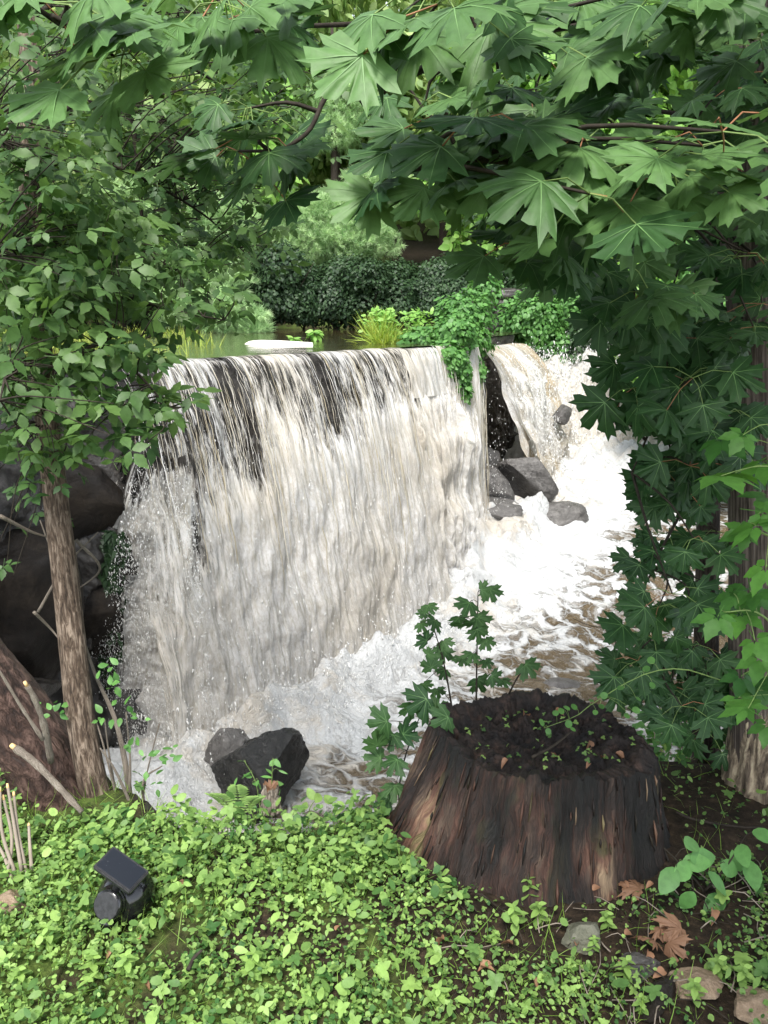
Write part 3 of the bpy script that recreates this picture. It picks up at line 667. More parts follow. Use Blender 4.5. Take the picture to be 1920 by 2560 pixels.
# ------------------------------------------------------------------ stump
SC = np.array([at(1330, 2150, 2.2)[0], 2.22, 0.0])
def stump():
    root = thing("tree_stump", (SC[0], SC[1], litter_z(SC[0], SC[1])), "wide rotten tree stump with ragged hollow top on the bank", "stump")
    nth, nz = 520, 150
    th = np.linspace(0, 2 * np.pi, nth); t = np.linspace(0, 1, nz)
    TH, T_ = np.meshgrid(th, t, indexing='ij')
    cx, sx = np.cos(TH), np.sin(TH)
    front = smooth(.2, -.8, sx)
    rim = .305 - .01 * front + .02 * smooth(.0, -1, cx) + .035 * fbm(cx * 3, sx * 3, 5, 4) + .02 * np.abs(noise(TH * 9, 0 * TH)) - .07 * smooth(.5, 1, cx)
    rim = rim + .010 * noise(TH * 40, 0 * TH + 3)
    lean = .05
    rx_ = .445 - .115 * T_ ** .8 + .05 * np.exp(-T_ * 9); ry_ = .315 - .06 * T_ + .05 * np.exp(-T_ * 9)
    fl = fbm(cx * 2.4, sx * 2.4, T_ * .5, 3)
    rid = fbm(TH * 11, T_ * 1.3, 3, 4) * .5 + (1 - np.abs(noise(TH * 22 + 1.2 * T_, T_ * .9, 8))) * .6 + fbm(TH * 45, T_ * 3, 1, 3) * .3
    rad = 1 + .07 * fl + .05 * (1 - 2 * np.abs(noise(TH * 6 + .5 * T_, T_ * .7, 21))) + .04 * rid * (.5 + .5 * np.minimum(T_ * 3, 1)) + .10 * smooth(.25, 0, T_) * np.maximum(noise(TH * 3.5, 0 * TH + 7), -.3)
    X = cx * (rx_ - .035 * smooth(0, .8, cx) * (1 - T_)) * rad + .045 * T_; Y = sx * ry_ * rad + .10 * T_; Z = rim * T_ - .05 * (1 - T_)
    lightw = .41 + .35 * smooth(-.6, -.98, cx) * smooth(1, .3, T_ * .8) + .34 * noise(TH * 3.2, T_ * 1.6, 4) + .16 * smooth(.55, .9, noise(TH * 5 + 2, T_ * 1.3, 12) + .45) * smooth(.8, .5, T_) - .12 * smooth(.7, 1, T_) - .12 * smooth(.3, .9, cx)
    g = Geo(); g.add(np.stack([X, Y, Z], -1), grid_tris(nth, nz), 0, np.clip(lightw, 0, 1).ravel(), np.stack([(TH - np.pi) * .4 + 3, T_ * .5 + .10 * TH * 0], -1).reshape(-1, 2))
    # loose splinters on the flank
    for i in range(90):
        a = rng.uniform(np.pi * 1.02, np.pi * 1.98); tt = rng.uniform(.05, .9); ii = int(a / (2 * np.pi) * (nth - 1)); jj = int(tt * (nz - 1)); j2 = min(nz - 1, jj + rng.integers(8, 40))
        p0 = np.array([X[ii, jj], Y[ii, jj], Z[ii, jj]]); p1 = np.array([X[ii, j2], Y[ii, j2], Z[ii, j2]])
        out = np.array([np.cos(a), np.sin(a), 0]); P = np.array([p0 + out * rng.uniform(0, .004), (p0 + p1) / 2 + out * .004, p1 + out * rng.uniform(-.002, .006)])
        Vv, Tt = tube(P, [.001, rng.uniform(.002, .005), .001], 4); g.add(Vv, Tt, 0, np.clip(rng.normal(.5, .2), 0, 1), np.full((len(Vv), 2), rng.random(2) * 9))
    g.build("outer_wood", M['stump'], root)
    nr = 70; rr = np.linspace(1, 0, nr); TH2, R2 = np.meshgrid(th, rr, indexing='ij')
    Xr, Yr, Zr = X[:, -1][:, None], Y[:, -1][:, None], Z[:, -1][:, None]
    cxm, cym = Xr.mean(), Yr.mean() + .02
    depth = .035 * smooth(1, .75, R2) + .03 * smooth(.7, .1, R2)
    Xi = cxm + (Xr - cxm) * R2; Yi = cym + (Yr - cym) * R2
    plane = .30 - .02 * (Yi - cym)
    wgt = smooth(.80 , 1.0, R2 + .10 * fbm(np.cos(TH2) * 3, np.sin(TH2) * 3, R2 * 2))
    Zi = Zr * wgt + (plane - depth + .03 * fbm(Xi * 14, Yi * 14, 2, 5) + .012 * fbm(Xi * 60, Yi * 60, 2, 3)) * (1 - wgt)
    g = Geo(); g.add(np.stack([Xi, Yi, Zi], -1), grid_tris(nth, nr), 0, .5); g.build("hollow_top", M['stumpin'], root)
    return root, (X, Y, Z, Zi, Xi, Yi)
stump_root, SG = stump()

# ------------------------------------------------------------------ leaf shapes
half = [(0, 1.0), (.045, .88), (.10, .84), (.22, .81), (.19, .68), (.17, .46), (.29, .57), (.35, .69), (.45, .65), (.50, .60), (.76, .70), (.65, .54), (.80, .46), (.63, .34), (.47, .22), (.64, .20), (.86, .09), (.66, .03), (.58, -.10), (.38, -.10), (.16, -.16), (.03, -.04)]
def maple_template(curl, fold, seed):
    out = half + [(-x, y) for x, y in half[::-1] if x > 0]
    out = np.array(out, float); c = np.array([0, .03]); n = len(out); r = np.random.default_rng(seed)
    tips = [0, 10, 16, n - 16, n - 10]
    out = out + r.normal(size=out.shape) * .018
    rings = [.3, .62, 1.0]; P = [c]; 
    for s in rings: P += list(c + (out - c) * s)
    P = np.array(P)
    ang = np.arctan2(P[:, 0], P[:, 1] - .03); rad = np.linalg.norm(P - c, axis=1)
    z = -curl * rad ** 2 + fold * np.abs(P[:, 0]) * (1 - .6 * np.abs(P[:, 0])) + .022 * rad * np.cos(ang * 7.3) + r.normal(size=len(P)) * .022 * rad
    V = np.column_stack([P, z]); T = []
    for i in range(n):
        j = (i + 1) % n; T.append((0, 1 + j, 1 + i))
        for k in range(2):
            a, b = 1 + k * n + i, 1 + k * n + j; T += [(a, b, b + n), (a, b + n, a + n)]
    mat = [0] * len(T)
    Vl = list(V)
    for tip in tips:
        path = [V[0]] + [V[1 + k * n + tip] for k in range(3)]
        d = path[-1] - path[0]; pr = np.array([-d[1], d[0], 0]); pr /= np.linalg.norm(pr); b0 = len(Vl)
        for k, p in enumerate(path):
            wd = .010 * (1 - k / 3.2)
            Vl += [p + pr * wd + (0, 0, .012), p - pr * wd + (0, 0, .012)]
        for k in range(3):
            a = b0 + 2 * k; T += [(a, a + 1, a + 3), (a, a + 3, a + 2)]; mat += [1, 1]
    return np.array(Vl) , np.array(T), np.array(mat)
MAPLE = [maple_template(c, f, i) for i, (c, f) in enumerate([(.15, .08), (.28, .02), (.10, .14), (.34, .06), (.05, -.05)])]

def leaflet(outline, fold=.15, curl=.15, rings=(.5, 1.0), vein=False):
    """simple leaf: base at origin, tip at (0,1)"""
    h = np.array(outline, float); full = np.concatenate([h, np.array([(-x, y) for x, y in h[::-1] if x > 1e-6])]) 
    mids = sorted(set(round(y, 3) for x, y in h)); 
    V = []; T = []
    hy = h[:, 1]; 
    # strips left and right of the midrib
    V = [(0, y, -curl * y * y) for y in hy] + [(x, y, fold * x - curl * y * y) for x, y in h] + [(-x, y, fold * x - curl * y * y) for x, y in h]
    m = len(h)
    for i in range(m - 1):
        T += [(i, i + 1, m + i + 1), (i, m + i + 1, m + i), (i, 2 * m + i, 2 * m + i + 1), (i, 2 * m + i + 1, i + 1)]
    V = np.array(V, float); T = np.array(T)[:, ::-1]
    return V, T
OVATE = leaflet([(0, 0), (.16, .12), (.27, .32), (.26, .52), (.17, .75), (.07, .92), (0, 1)])
BROAD = leaflet([(0, 0), (.11, .04), (.26, .20), (.33, .42), (.28, .64), (.14, .87), (0, 1)], .1, .2)
ROUND = leaflet([(0, 0), (.30, .10), (.46, .40), (.42, .70), (.22, .94), (0, 1)], .08, .1)
TOOTH = leaflet([(0, 0), (.14, .14), (.24, .28), (.33, .36), (.24, .44), (.34, .55), (.20, .64), (.22, .74), (.09, .84), (0, 1)], .14, .2)
ELDERL = leaflet([(0, 0), (.12, .12), (.22, .28), (.30, .40), (.24, .50), (.27, .60), (.15, .74), (.10, .84), (0, 1)], .14, .22)
NARROW = leaflet([(0, 0), (.07, .15), (.11, .4), (.09, .7), (0, 1)], .2, .25)

def compound(parts):
    """parts: (template, angle, x, y, scale)"""
    V = []; T = []; n = 0
    for (tv, tf), a, x, y, s, dz in parts:
        c, sn = math.cos(a), math.sin(a); q = tv * s; W = np.column_stack([q[:, 0] * c + q[:, 1] * sn + x, -q[:, 0] * sn + q[:, 1] * c + y, q[:, 2] + dz * np.hypot(q[:, 0], q[:, 1])])
        V.append(W); T.append(tf + n); n += len(W)
    return np.concatenate(V), np.concatenate(T)
def stalk(L=.5, w=.012):
    return np.array([(-w, -L, 0), (w, -L, 0), (w, .05, 0), (-w, .05, 0)], float), np.array([(0, 1, 2), (0, 2, 3)])
TRI = [compound([(ELDERL, 0, 0, .18, .85, 0), (ELDERL, 1.15 + d, .03, 0, .72, -.15), (ELDERL, -1.15 + d, -.03, 0, .72, -.15), (stalk(.6), 0, 0, 0, 1, 0)]) for d in (0, .2)]
FIVE = [compound([(ELDERL, 0, 0, .30, .7, -.1), (ELDERL, 1.0, .02, .12, .62, -.15), (ELDERL, -1.0, -.02, .12, .62, -.15), (ELDERL, 1.45, .02, -.15, .55, -.2), (ELDERL, -1.45, -.02, -.15, .55, -.2), (stalk(.6), 0, 0, 0, 1, 0)])]
PALM = [compound([(ELDERL, a, .10 * math.sin(a), .10 * math.cos(a), s, -.12) for a, s in ((0, 1.05), (.95, .9), (-.95, .9), (1.9, .6), (-1.9, .6))] + [(stalk(.6, .015), 0, 0, 0, 1, 0)])]
CLOVER = [compound([(ROUND, a, 0, 0, .8, .1) for a in (0, 2.1, -2.1)]), compound([(OVATE, a, 0, 0, .95, .05) for a in (0, 1.5, -1.5)])]
ROSETTE = [compound([(OVATE, a, 0, 0, s, .25) for a, s in ((0, 1), (1.5, .8), (3.1, 1), (-1.6, .85))]), compound([(BROAD, a, 0, 0, s, .2) for a, s in ((.2, 1), (1.3, .7), (2.4, .9), (3.6, .8), (4.9, .95))])]
SMALLMAP = [(lambda t: (t[0], t[1], t[2]))(m) for m in MAPLE]

def frames(nrm, tip):
    n = nrm / np.linalg.norm(nrm, axis=1)[:, None]; t = tip - (tip * n).sum(1)[:, None] * n; t /= np.linalg.norm(t, axis=1)[:, None] + 1e-9
    x = np.cross(t, n); return np.stack([x, t, n], 2)
def scatter(g, temps, P, nrm, tip, size, mat=0, tint=None):
    P = np.asarray(P, float); n = len(P); k = rng.integers(0, len(temps), n); Fm = frames(nrm, tip); size = np.broadcast_to(np.asarray(size, float), (n,))
    tint = rng.random(n) if tint is None else np.broadcast_to(tint, (n,))
    for i, tp in enumerate(temps):
        m = k == i
        if m.any(): inst(g, tp[0], tp[1], Fm[m] * size[m][:, None, None], P[m], tp[2] if len(tp) > 2 else mat, tint[m])

def in_poly(x, y, poly):
    x = np.asarray(x); y = np.asarray(y); c = np.zeros(x.shape, bool); j = len(poly) - 1
    for i in range(len(poly)):
        xi, yi = poly[i]; xj, yj = poly[j]
        if yi != yj: c ^= ((yi > y) != (yj > y)) & (x < (xj - xi) * (y - yi) / (yj - yi) + xi)
        j = i
    return c
def sample_poly(poly, n):
    p = np.array(poly); lo, hi = p.min(0), p.max(0); out = []
    while len(out) < n:
        q = lo + rng.random((n * 3, 2)) * (hi - lo); out += list(q[in_poly(q[:, 0], q[:, 1], poly)])
    return np.array(out[:n])

def bough(g, pts, r0, r1, n=26, sides=7):
    P = spline(pts, n); V, T = tube(P, np.linspace(r0, r1, n), sides); g.add(V, T); return P
def twig_to(g, src, dst, r=.003, sag=.06, mat=0):
    mid = (src + dst) / 2 + np.array([rng.normal() * .03, rng.normal() * .03, sag * np.linalg.norm(dst - src)])
    P = spline([src, mid, dst], 7); V, T = tube(P, np.linspace(r * 1.6, r * .7, 7), 4, False); g.add(V, T, mat)

def clusters_on(g_tw, branches, ctrs, r=.003):
    B = np.concatenate(branches)
    for c in ctrs:
        d = np.linalg.norm(B - c, axis=1) + np.maximum(0, c[2] - B[:, 2]) * .0
        s = B[np.argmin(d)]
        if np.linalg.norm(s - c) > .02: twig_to(g_tw, s, c, r)

# ------------------------------------------------------------------ the maple on the bank
mt = thing("maple_tree", (at(1765, 2000, 2.75)[0], 2.75, -.05), "slim dark maple with large drooping leaves beside the weathered snag", "tree")
g = Geo()
trunkP = trunk_geo(g, [(at(1768, 2010, 2.75)[0], 2.75, -.3), at(1765, 1700, 2.75), at(1770, 1300, 2.76), at(1778, 900, 2.78), at(1785, 620, 2.8), at(1800, 300, 2.82), at(1815, -50, 2.84), at(1850, -900, 2.95), at(1850, -2000, 3.0)], .042, .022, 16, 60, .06, .02, seed=3)
put(g.build("trunk", M['trunkdark']), mt)
branch_defs = [
    [at(1790, 700, 2.8), at(1740, 560, 2.5), at(1600, 480, 2.1), at(1420, 430, 1.7), at(1200, 400, 1.4), at(1010, 430, 1.25)],
    [at(1812, 100, 2.84), at(1600, 60, 2.2), at(1350, 80, 1.7), at(1120, 150, 1.4), at(960, 230, 1.3)],
    [at(1800, 300, 2.82), at(1500, 260, 2.6), at(1250, 270, 2.4), at(1100, 300, 2.3), at(1030, 230, 2.3), at(960, 130, 2.3)],
    [at(1815, -60, 2.84), at(1500, -60, 2.4), at(1150, 40, 2.1), at(880, 60, 1.9), at(700, 70, 1.8), at(430, 110, 1.7), at(300, 118, 1.65)],
    [at(1150, 30, 2.1), at(960, 60, 1.9), at(860, 180, 1.7), at(810, 250, 1.65), at(770, 330, 1.6), at(690, 385, 1.55), at(630, 430, 1.5)],
    [at(1785, 850, 2.78), at(1720, 950, 2.6), at(1640, 1050, 2.4), at(1580, 1180, 2.3)],
    [at(1772, 1150, 2.76), at(1720, 1250, 2.6), at(1650, 1380, 2.5), at(1620, 1450, 2.5)],
    [at(1768, 1500, 2.75), at(1720, 1560, 2.55), at(1660, 1660, 2.4)],
    [at(1820, -100, 2.84), at(1300, -300, 2.0), at(700, -200, 1.5), at(350, -60, 1.3), at(150, 60, 1.2)],
]
BR = []
for bd in branch_defs:
    g = Geo(); BR.append(bough(g, bd, .0075, .0025)); put(g.build("branch", M['twig']), mt)
gt = Geo(); gl = Geo()
def maple_leaves(poly, ncl, ylo, yhi, slo, shi, per=(4, 7), updown=(-.28, -.45, .8), spread=.09, tint=(0, 1)):
    xy = sample_poly(poly, ncl); Y = rng.uniform(ylo, yhi, ncl)
    ctr = np.array([at(a, b, c) for (a, b), c in zip(xy, Y)])
    clusters_on(gt, BR, ctr)
    for c in ctr:
        m = rng.integers(*per); a = rng.uniform(0, 2 * np.pi) + np.arange(m) * 2 * np.pi / m + rng.normal(size=m) * .3
        out = np.stack([np.cos(a), np.sin(a) * .7, -.25 + rng.normal(size=m) * .3], 1)
        base = c + out * spread * rng.uniform(.5, 1.2, m)[:, None]
        tip = out * 1.0 + np.array([-.15, -.30, -.45]); nr = np.asarray(updown) + rng.normal(size=(m, 3)) * np.array([.34, .28, .2])
        scatter(gl, MAPLE, base, nr, tip, rng.uniform(slo, shi, m) * .88, tint=rng.uniform(*tint, m))
        for b in base:
            P = np.array([c, (b + c) / 2 + (0, 0, .012), b]); V, T = tube(P, .0013, 3, False); gt.add(V, T, 1 if rng.random() < .8 else 2)
maple_leaves([(1080, 330), (1250, 260), (1500, 330), (1560, 500), (1400, 500), (1150, 480), (1080, 450)], 13, 1.15, 1.6, .085, .115)
maple_leaves([(1380, 260), (1850, 240), (1860, 400), (1720, 470), (1480, 440)], 6, 1.1, 1.4, .075, .10, updown=(-.25, -.45, 1.0), tint=(.85, 1))  # raised tint puts the light on this cluster into its leaf colour
maple_leaves([(1060, -60), (1900, -60), (1900, 150), (1500, 150), (1200, 150), (1080, 130)], 13, 1.0, 1.7, .085, .115)
maple_leaves([(1040, 160), (1250, 150), (1250, 450), (1120, 500), (1050, 440)], 9, 1.3, 1.9, .085, .11)
maple_leaves([(1060, 100), (1900, 80), (1900, 740), (1500, 680), (1300, 560), (1080, 480)], 26, 1.8, 2.6, .085, .115, tint=(0, .6))
maple_leaves([(1300, 600), (1700, 620), (1700, 740), (1400, 700)], 6, 1.5, 2.2, .085, .115, tint=(0, .5))
maple_leaves([(1560, 760), (1840, 740), (1840, 1150), (1600, 1180), (1560, 1040)], 18, 2.0, 2.6, .09, .125, updown=(-.1, -.85, .4), tint=(0, .12))  # lowest tints stand in for shade on these hanging leaves
maple_leaves([(1600, 1150), (1820, 1150), (1780, 1600), (1640, 1520), (1600, 1250)], 12, 2.1, 2.6, .07, .10, updown=(-.1, -.85, .4), tint=(0, .12))  # shade painted into the leaf tint here as well
maple_leaves([(1560, 1530), (1790, 1560), (1770, 1900), (1660, 1850), (1590, 1700)], 14, 2.3, 2.7, .07, .10, updown=(-.1, -.8, .5), tint=(0, .15))  # dark tint imitates shade on the leaves low by the trunk
maple_leaves([(60, -80), (640, -80), (620, 20), (480, 40), (200, 60), (60, 50)], 4, 1.1, 1.4, .085, .11, tint=(.5, 1))
maple_leaves([(130, 110), (330, 100), (330, 190), (180, 200)], 2, 1.1, 1.2, .085, .10, tint=(.7, 1), per=(2, 4))
maple_leaves([(1790, 60), (1930, 60), (1930, 900), (1850, 900)], 12, 2.0, 2.35, .085, .11, tint=(0, .4))
maple_leaves([(600, 20), (960, -20), (920, 120), (760, 130), (640, 90)], 2, 1.6, 2.1, .07, .10, tint=(0, .35))
maple_leaves([(540, 260), (680, 270), (700, 380), (580, 400)], 3, 1.5, 1.7, .07, .10, tint=(0, .4))
# unseen maple leaves added overhead, above the frame, to shade the branches below
n = 3800; P = np.stack([rng.uniform(.15, 4.6, n), rng.uniform(-1.6, 4.2, n), rng.uniform(3.4, 6.0, n)], 1)
LOWMAP = [(ROUND[0] * 1.1, ROUND[1], np.zeros(len(ROUND[1]), int))]
n = 900; P = np.concatenate([P, np.stack([rng.uniform(.25, 3.2, n), rng.uniform(-1.2, .8, n), rng.uniform(2.7, 3.7, n)], 1)])  # lower layer of unseen leaves added to darken the foreground foliage
t_ = P[:, 2] - 1.95; P = P[np.hypot(P[:, 0] - (.45 - .11 * t_), P[:, 1] - (1.25 - .615 * t_)) > .42]; n = len(P)  # gap shaped along the sun's path to light the pale cluster
scatter(gl, LOWMAP, P, np.tile([0, -.2, 1.0], (n, 1)) + rng.normal(size=(n, 3)) * .35, rng.normal(size=(n, 3)), rng.uniform(.11, .16, n), 0)
put(gt.build("twigs", [M['twig'], M['greentwig'], M['redtwig']]), mt)
put(gl.build("foliage", [M['maple'], M['vein']]), mt)

# ------------------------------------------------------------------ weathered snag on the right edge
sn = thing("dead_snag", (at(1895, 2050, 2.5)[0], 2.5, -.05), "weathered grey dead trunk with rotten peeling base at the bank's edge", "dead tree")
g = Geo(); trunk_geo(g, [(at(1898, 2090, 2.5)[0], 2.5, -.25), at(1898, 1900, 2.5), at(1895, 1500, 2.5), at(1893, 1000, 2.5), at(1890, 500, 2.5), at(1895, 0, 2.5), at(1895, -700, 2.5)], .098, .075, 48, 110, .05, .012, seed=9)
put(g.build("trunk", M['snag']), sn)
g = Geo(); b = at(1893, 2060, 2.5); nth, nz = 110, 60
TH, T_ = np.meshgrid(np.linspace(0, 2 * np.pi, nth), np.linspace(0, 1, nz), indexing='ij')
hgt = .46 + .16 * noise(np.cos(TH) * 2, np.sin(TH) * 2, 3) + .05 * noise(TH * 9, 0 * TH) + .16 * smooth(-.5, -1, np.cos(TH))
rad = .125 - .012 * T_ + .03 * np.exp(-T_ * 5) + .014 * fbm(TH * 5, T_ * 4, 2, 4) - .02 * smooth(.8, 1, T_)
g.add(np.stack([b[0] + np.cos(TH) * rad, b[1] + np.sin(TH) * rad, -.15 + (hgt + .15) * T_], -1), grid_tris(nth, nz), 0, .5, np.stack([TH * .12, T_ * .5], -1).reshape(-1, 2))
put(g.build("peeling_bark", M['snagrot']), sn)

# ------------------------------------------------------------------ box elder at the left
be = thing("box_elder", (at(245, 2060, 2.5)[0], 2.5, 0), "leafy box elder with slim ridged trunk rising beside the solar spotlight", "tree")
g = Geo()
bp = trunk_geo(g, [(at(265, 2110, 2.42)[0], 2.42, -.2), at(248, 2030, 2.45), at(205, 1820, 2.5), at(180, 1600, 2.55), at(158, 1400, 2.6), at(140, 1250, 2.65), at(118, 1050, 2.7), at(95, 800, 2.8), at(75, 500, 2.9), at(78, 200, 3.0), at(60, -100, 3.1), at(60, -800, 3.2)], .050, .03, 28, 120, .045, .028, seed=5)
put(g.build("trunk", M['trunk']), be)
edefs = [
    [at(118, 1050, 2.7), at(160, 930, 2.65), at(250, 860, 2.6), at(340, 930, 2.55), at(420, 1020, 2.55)],
    [at(110, 950, 2.72), at(60, 900, 2.5), at(20, 930, 2.3), at(0, 1000, 2.2)],
    [at(95, 800, 2.8), at(180, 740, 2.8), at(300, 740, 2.8), at(450, 780, 2.9), at(560, 800, 3.0)],
    [at(88, 700, 2.85), at(130, 560, 3.0), at(280, 600, 3.2), at(450, 680, 3.4), at(560, 760, 3.5)],
    [at(75, 480, 2.9), at(160, 400, 3.0), at(320, 430, 3.3), at(500, 530, 3.6), at(600, 620, 3.7)],
    [at(75, 350, 2.95), at(200, 260, 3.2), at(380, 300, 3.6), at(560, 420, 4.0), at(690, 560, 4.2)],
    [at(78, 200, 3.0), at(220, 110, 3.3), at(420, 140, 3.7), at(620, 260, 4.1), at(790, 380, 4.4)],
    [at(70, 50, 3.05), at(240, -40, 3.4), at(460, 20, 4.0), at(700, 140, 4.5), at(820, 240, 4.6)],
    [at(75, 420, 2.9), at(20, 360, 2.7), at(-60, 330, 2.5)], [at(90, 640, 2.85), at(30, 620, 2.6), at(-30, 640, 2.4)],
    [at(330, 300, 3.5), at(350, 450, 3.5), at(355, 560, 3.5), at(362, 640, 3.5)], [at(420, 320, 3.7), at(450, 600, 3.7), at(465, 850, 3.6)],
]
BR = []
for bd in edefs:
    g = Geo(); BR.append(bough(g, bd, .011, .0025)); put(g.build("branch", M['twig']), be)
gt = Geo(); gl = Geo()
def elder_leaves(poly, ncl, ylo, yhi, slo, shi, temps, per=(3, 7), spread=.10, tint=(0, 1), mat=0, nb=(.1, -.35, .9)):
    xy = sample_poly(poly, ncl); Y = rng.uniform(ylo, yhi, ncl); ctr = np.array([at(a, b, c) for (a, b), c in zip(xy, Y)])
    clusters_on(gt, BR, ctr, .002)
    for c in ctr:
        m = rng.integers(*per); a = rng.uniform(0, 2 * np.pi, m); out = np.stack([np.cos(a), np.sin(a), rng.normal(size=m) * .4], 1)
        base = c + out * spread * rng.uniform(.3, 1.1, m)[:, None]
        scatter(gl, temps, base, np.asarray(nb) + rng.normal(size=(m, 3)) * .45, out + np.array([.15, -.1, -.45]), rng.uniform(slo, shi, m), mat, rng.uniform(*tint, m))
elder_leaves([(-40, 900), (150, 860), (450, 960), (480, 1050), (330, 1100), (150, 1130), (-40, 1180)], 44, 2.2, 2.8, .055, .085, TRI)
elder_leaves([(-40, 640), (250, 640), (420, 760), (380, 900), (150, 950), (-40, 960)], 70, 2.3, 3.0, .055, .085, TRI, tint=(0, .9))
elder_leaves([(-40, 380), (200, 330), (330, 560), (300, 720), (-40, 760)], 80, 2.5, 3.3, .055, .085, TRI, tint=(.1, 1))
elder_leaves([(200, 560), (480, 600), (640, 740), (560, 830), (380, 820), (200, 760)], 52, 2.9, 3.6, .05, .08, TRI + FIVE, tint=(0, .8))
elder_leaves([(200, 280), (560, 260), (720, 540), (690, 680), (480, 640), (240, 560)], 120, 3.2, 4.3, .055, .085, TRI + FIVE, tint=(0, .9))
elder_leaves([(-40, -40), (500, -40), (840, 130), (800, 360), (600, 330), (200, 330), (-40, 380)], 170, 3.0, 4.8, .055, .09, TRI + FIVE, tint=(.1, 1))
elder_leaves([(-40, 1100), (130, 1120), (110, 1420), (-40, 1480)], 13, 2.4, 3.0, .045, .065, TRI, per=(2, 5), tint=(0, .5))
elder_leaves([(-20, 40), (190, 60), (200, 700), (-20, 700)], 44, 2.2, 2.85, .045, .075, TRI, tint=(0, .8))
elder_leaves([(60, 1090), (300, 1100), (280, 1230), (40, 1220)], 4, 2.3, 2.6, .045, .06, TRI, per=(2, 4))
n = 1700; P = np.stack([rng.uniform(-6.5, -2.7, n), rng.uniform(.6, 4.6, n), rng.uniform(3.4, 6.5, n)], 1)  # unseen leaves added above the frame to shade the left hollow
scatter(gl, [(ROUND[0], ROUND[1])], P, np.tile([0, 0, 1.0], (n, 1)) + rng.normal(size=(n, 3)) * .4, rng.normal(size=(n, 3)), rng.uniform(.12, .2, n), 0)
put(gt.build("twigs", [M['twig'], M['greentwig'], M['redtwig']]), be); put(gl.build("foliage", M['elder']), be)

# big leaning trunk with cut shoots
lt = thing("leaning_trunk", (at(120, 2110, 2.35)[0], 2.35, 0), "thick dark wet trunk leaning out of the picture with sawn shoots", "tree")
g = Geo(); trunk_geo(g, [(at(215, 2160, 2.40)[0], 2.40, -.3), at(150, 2040, 2.5), at(70, 1900, 2.55), at(-30, 1760, 2.62), at(-190, 1560, 2.7), at(-480, 1200, 2.9), at(-800, 700, 3.1)], .20, .13, 64, 110, .07, .06, seed=15)
trunk_geo(g, [(at(300, 2130, 2.40)[0], 2.42, -.25), at(255, 2060, 2.46), at(225, 1990, 2.52), at(190, 1930, 2.56)], .085, .06, 40, 40, .12, .05, seed=19)
put(g.build("trunk", M['bigtrunk']), lt)
for pts, r0, r1 in [([at(128, 1905, 2.36), at(112, 1820, 2.34), at(88, 1750, 2.32), at(68, 1715, 2.31)], .011, .008),
                    ([at(205, 2030, 2.2), at(140, 1960, 2.25), at(85, 1905, 2.28), at(38, 1870, 2.3)], .010, .012),
                    ([at(108, 1850, 2.3), at(55, 1770, 2.3), at(0, 1680, 2.3), at(-40, 1620, 2.3)], .006, .004)]:
    g = Geo(); P = spline(pts, 14); V, T = tube(P, np.linspace(r0, r1, 14) * (1 + .12 * rng.normal(size=14)), 10); g.add(V, T, 0, .5, np.random.default_rng(1).random((len(V), 2)) * .2)
    e = P[-1] - P[-2]; e /= np.linalg.norm(e); V, T = tube(np.array([P[-1], P[-1] + e * .018]), [r1 * .8, r1 * .6], 8); g.add(V, T, 1)
    put(g.build("sawn_shoot", [M['stick'], M['cutwood']]), lt)

# grey multi-stem shrub right of the slim trunk
sh = thing("cut_shrub", (at(320, 2030, 2.55)[0], 2.55, 0), "grey stemmed shrub cut back beside the slim trunk", "shrub")
stems = [[at(330, 2040, 2.5), at(312, 1900, 2.55), at(285, 1790, 2.6), at(240, 1690, 2.65), at(195, 1560, 2.7), at(100, 1300, 2.8)], [at(322, 2040, 2.45), at(325, 1900, 2.5), at(315, 1780, 2.5)], [at(300, 2030, 2.5), at(275, 1900, 2.5), at(262, 1800, 2.5)],
         [at(300, 2030, 2.45), at(255, 1850, 2.5), at(230, 1780, 2.55)], [at(355, 2020, 2.5), at(368, 1930, 2.5), at(398, 1810, 2.5)], [at(360, 2030, 2.45), at(360, 1950, 2.45), at(405, 1915, 2.45)], [at(340, 2040, 2.4), at(290, 1930, 2.4), at(250, 1870, 2.4)], [at(95, 1530, 2.7), at(160, 1420, 2.75), at(245, 1330, 2.8)],
         [at(0, 1290, 2.5), at(80, 1330, 2.6), at(130, 1345, 2.65)], [at(85, 1530, 2.5), at(125, 1570, 2.55), at(150, 1600, 2.55)], [at(190, 1350, 2.7), at(250, 1420, 2.75), at(200, 1470, 2.8)]]
g = Geo()
for i, st in enumerate(stems):
    P = spline(st, 16); V, T = tube(P, np.linspace(.012 if i == 0 else rng.uniform(.003, .007), .0022, 16), 7); g.add(V, T, 0, .5, np.random.default_rng(i).random((len(V), 2)) * .3)
put(g.build("stems", M['stick']), sh)
g = Geo(); pts = np.array([at(x, y, 2.45) for x, y in [(270, 1690), (300, 1700), (290, 1720), (260, 1790), (250, 1800), (330, 1850), (350, 1870), (380, 1890), (400, 1880), (372, 1930), (320, 1790), (345, 1800), (130, 1770), (150, 1775), (120, 1785), (385, 1960), (395, 1890)]])
n = len(pts); pts = np.repeat(pts, 3, 0) + rng.normal(size=(n * 3, 3)) * .02; n *= 3; scatter(g, [OVATE, ELDERL], pts, np.tile([0, -.5, .8], (n, 1)) + rng.normal(size=(n, 3)) * .4, rng.normal(size=(n, 3)), rng.uniform(.022, .042, n)); put(g.build("foliage", M['bush']), sh)
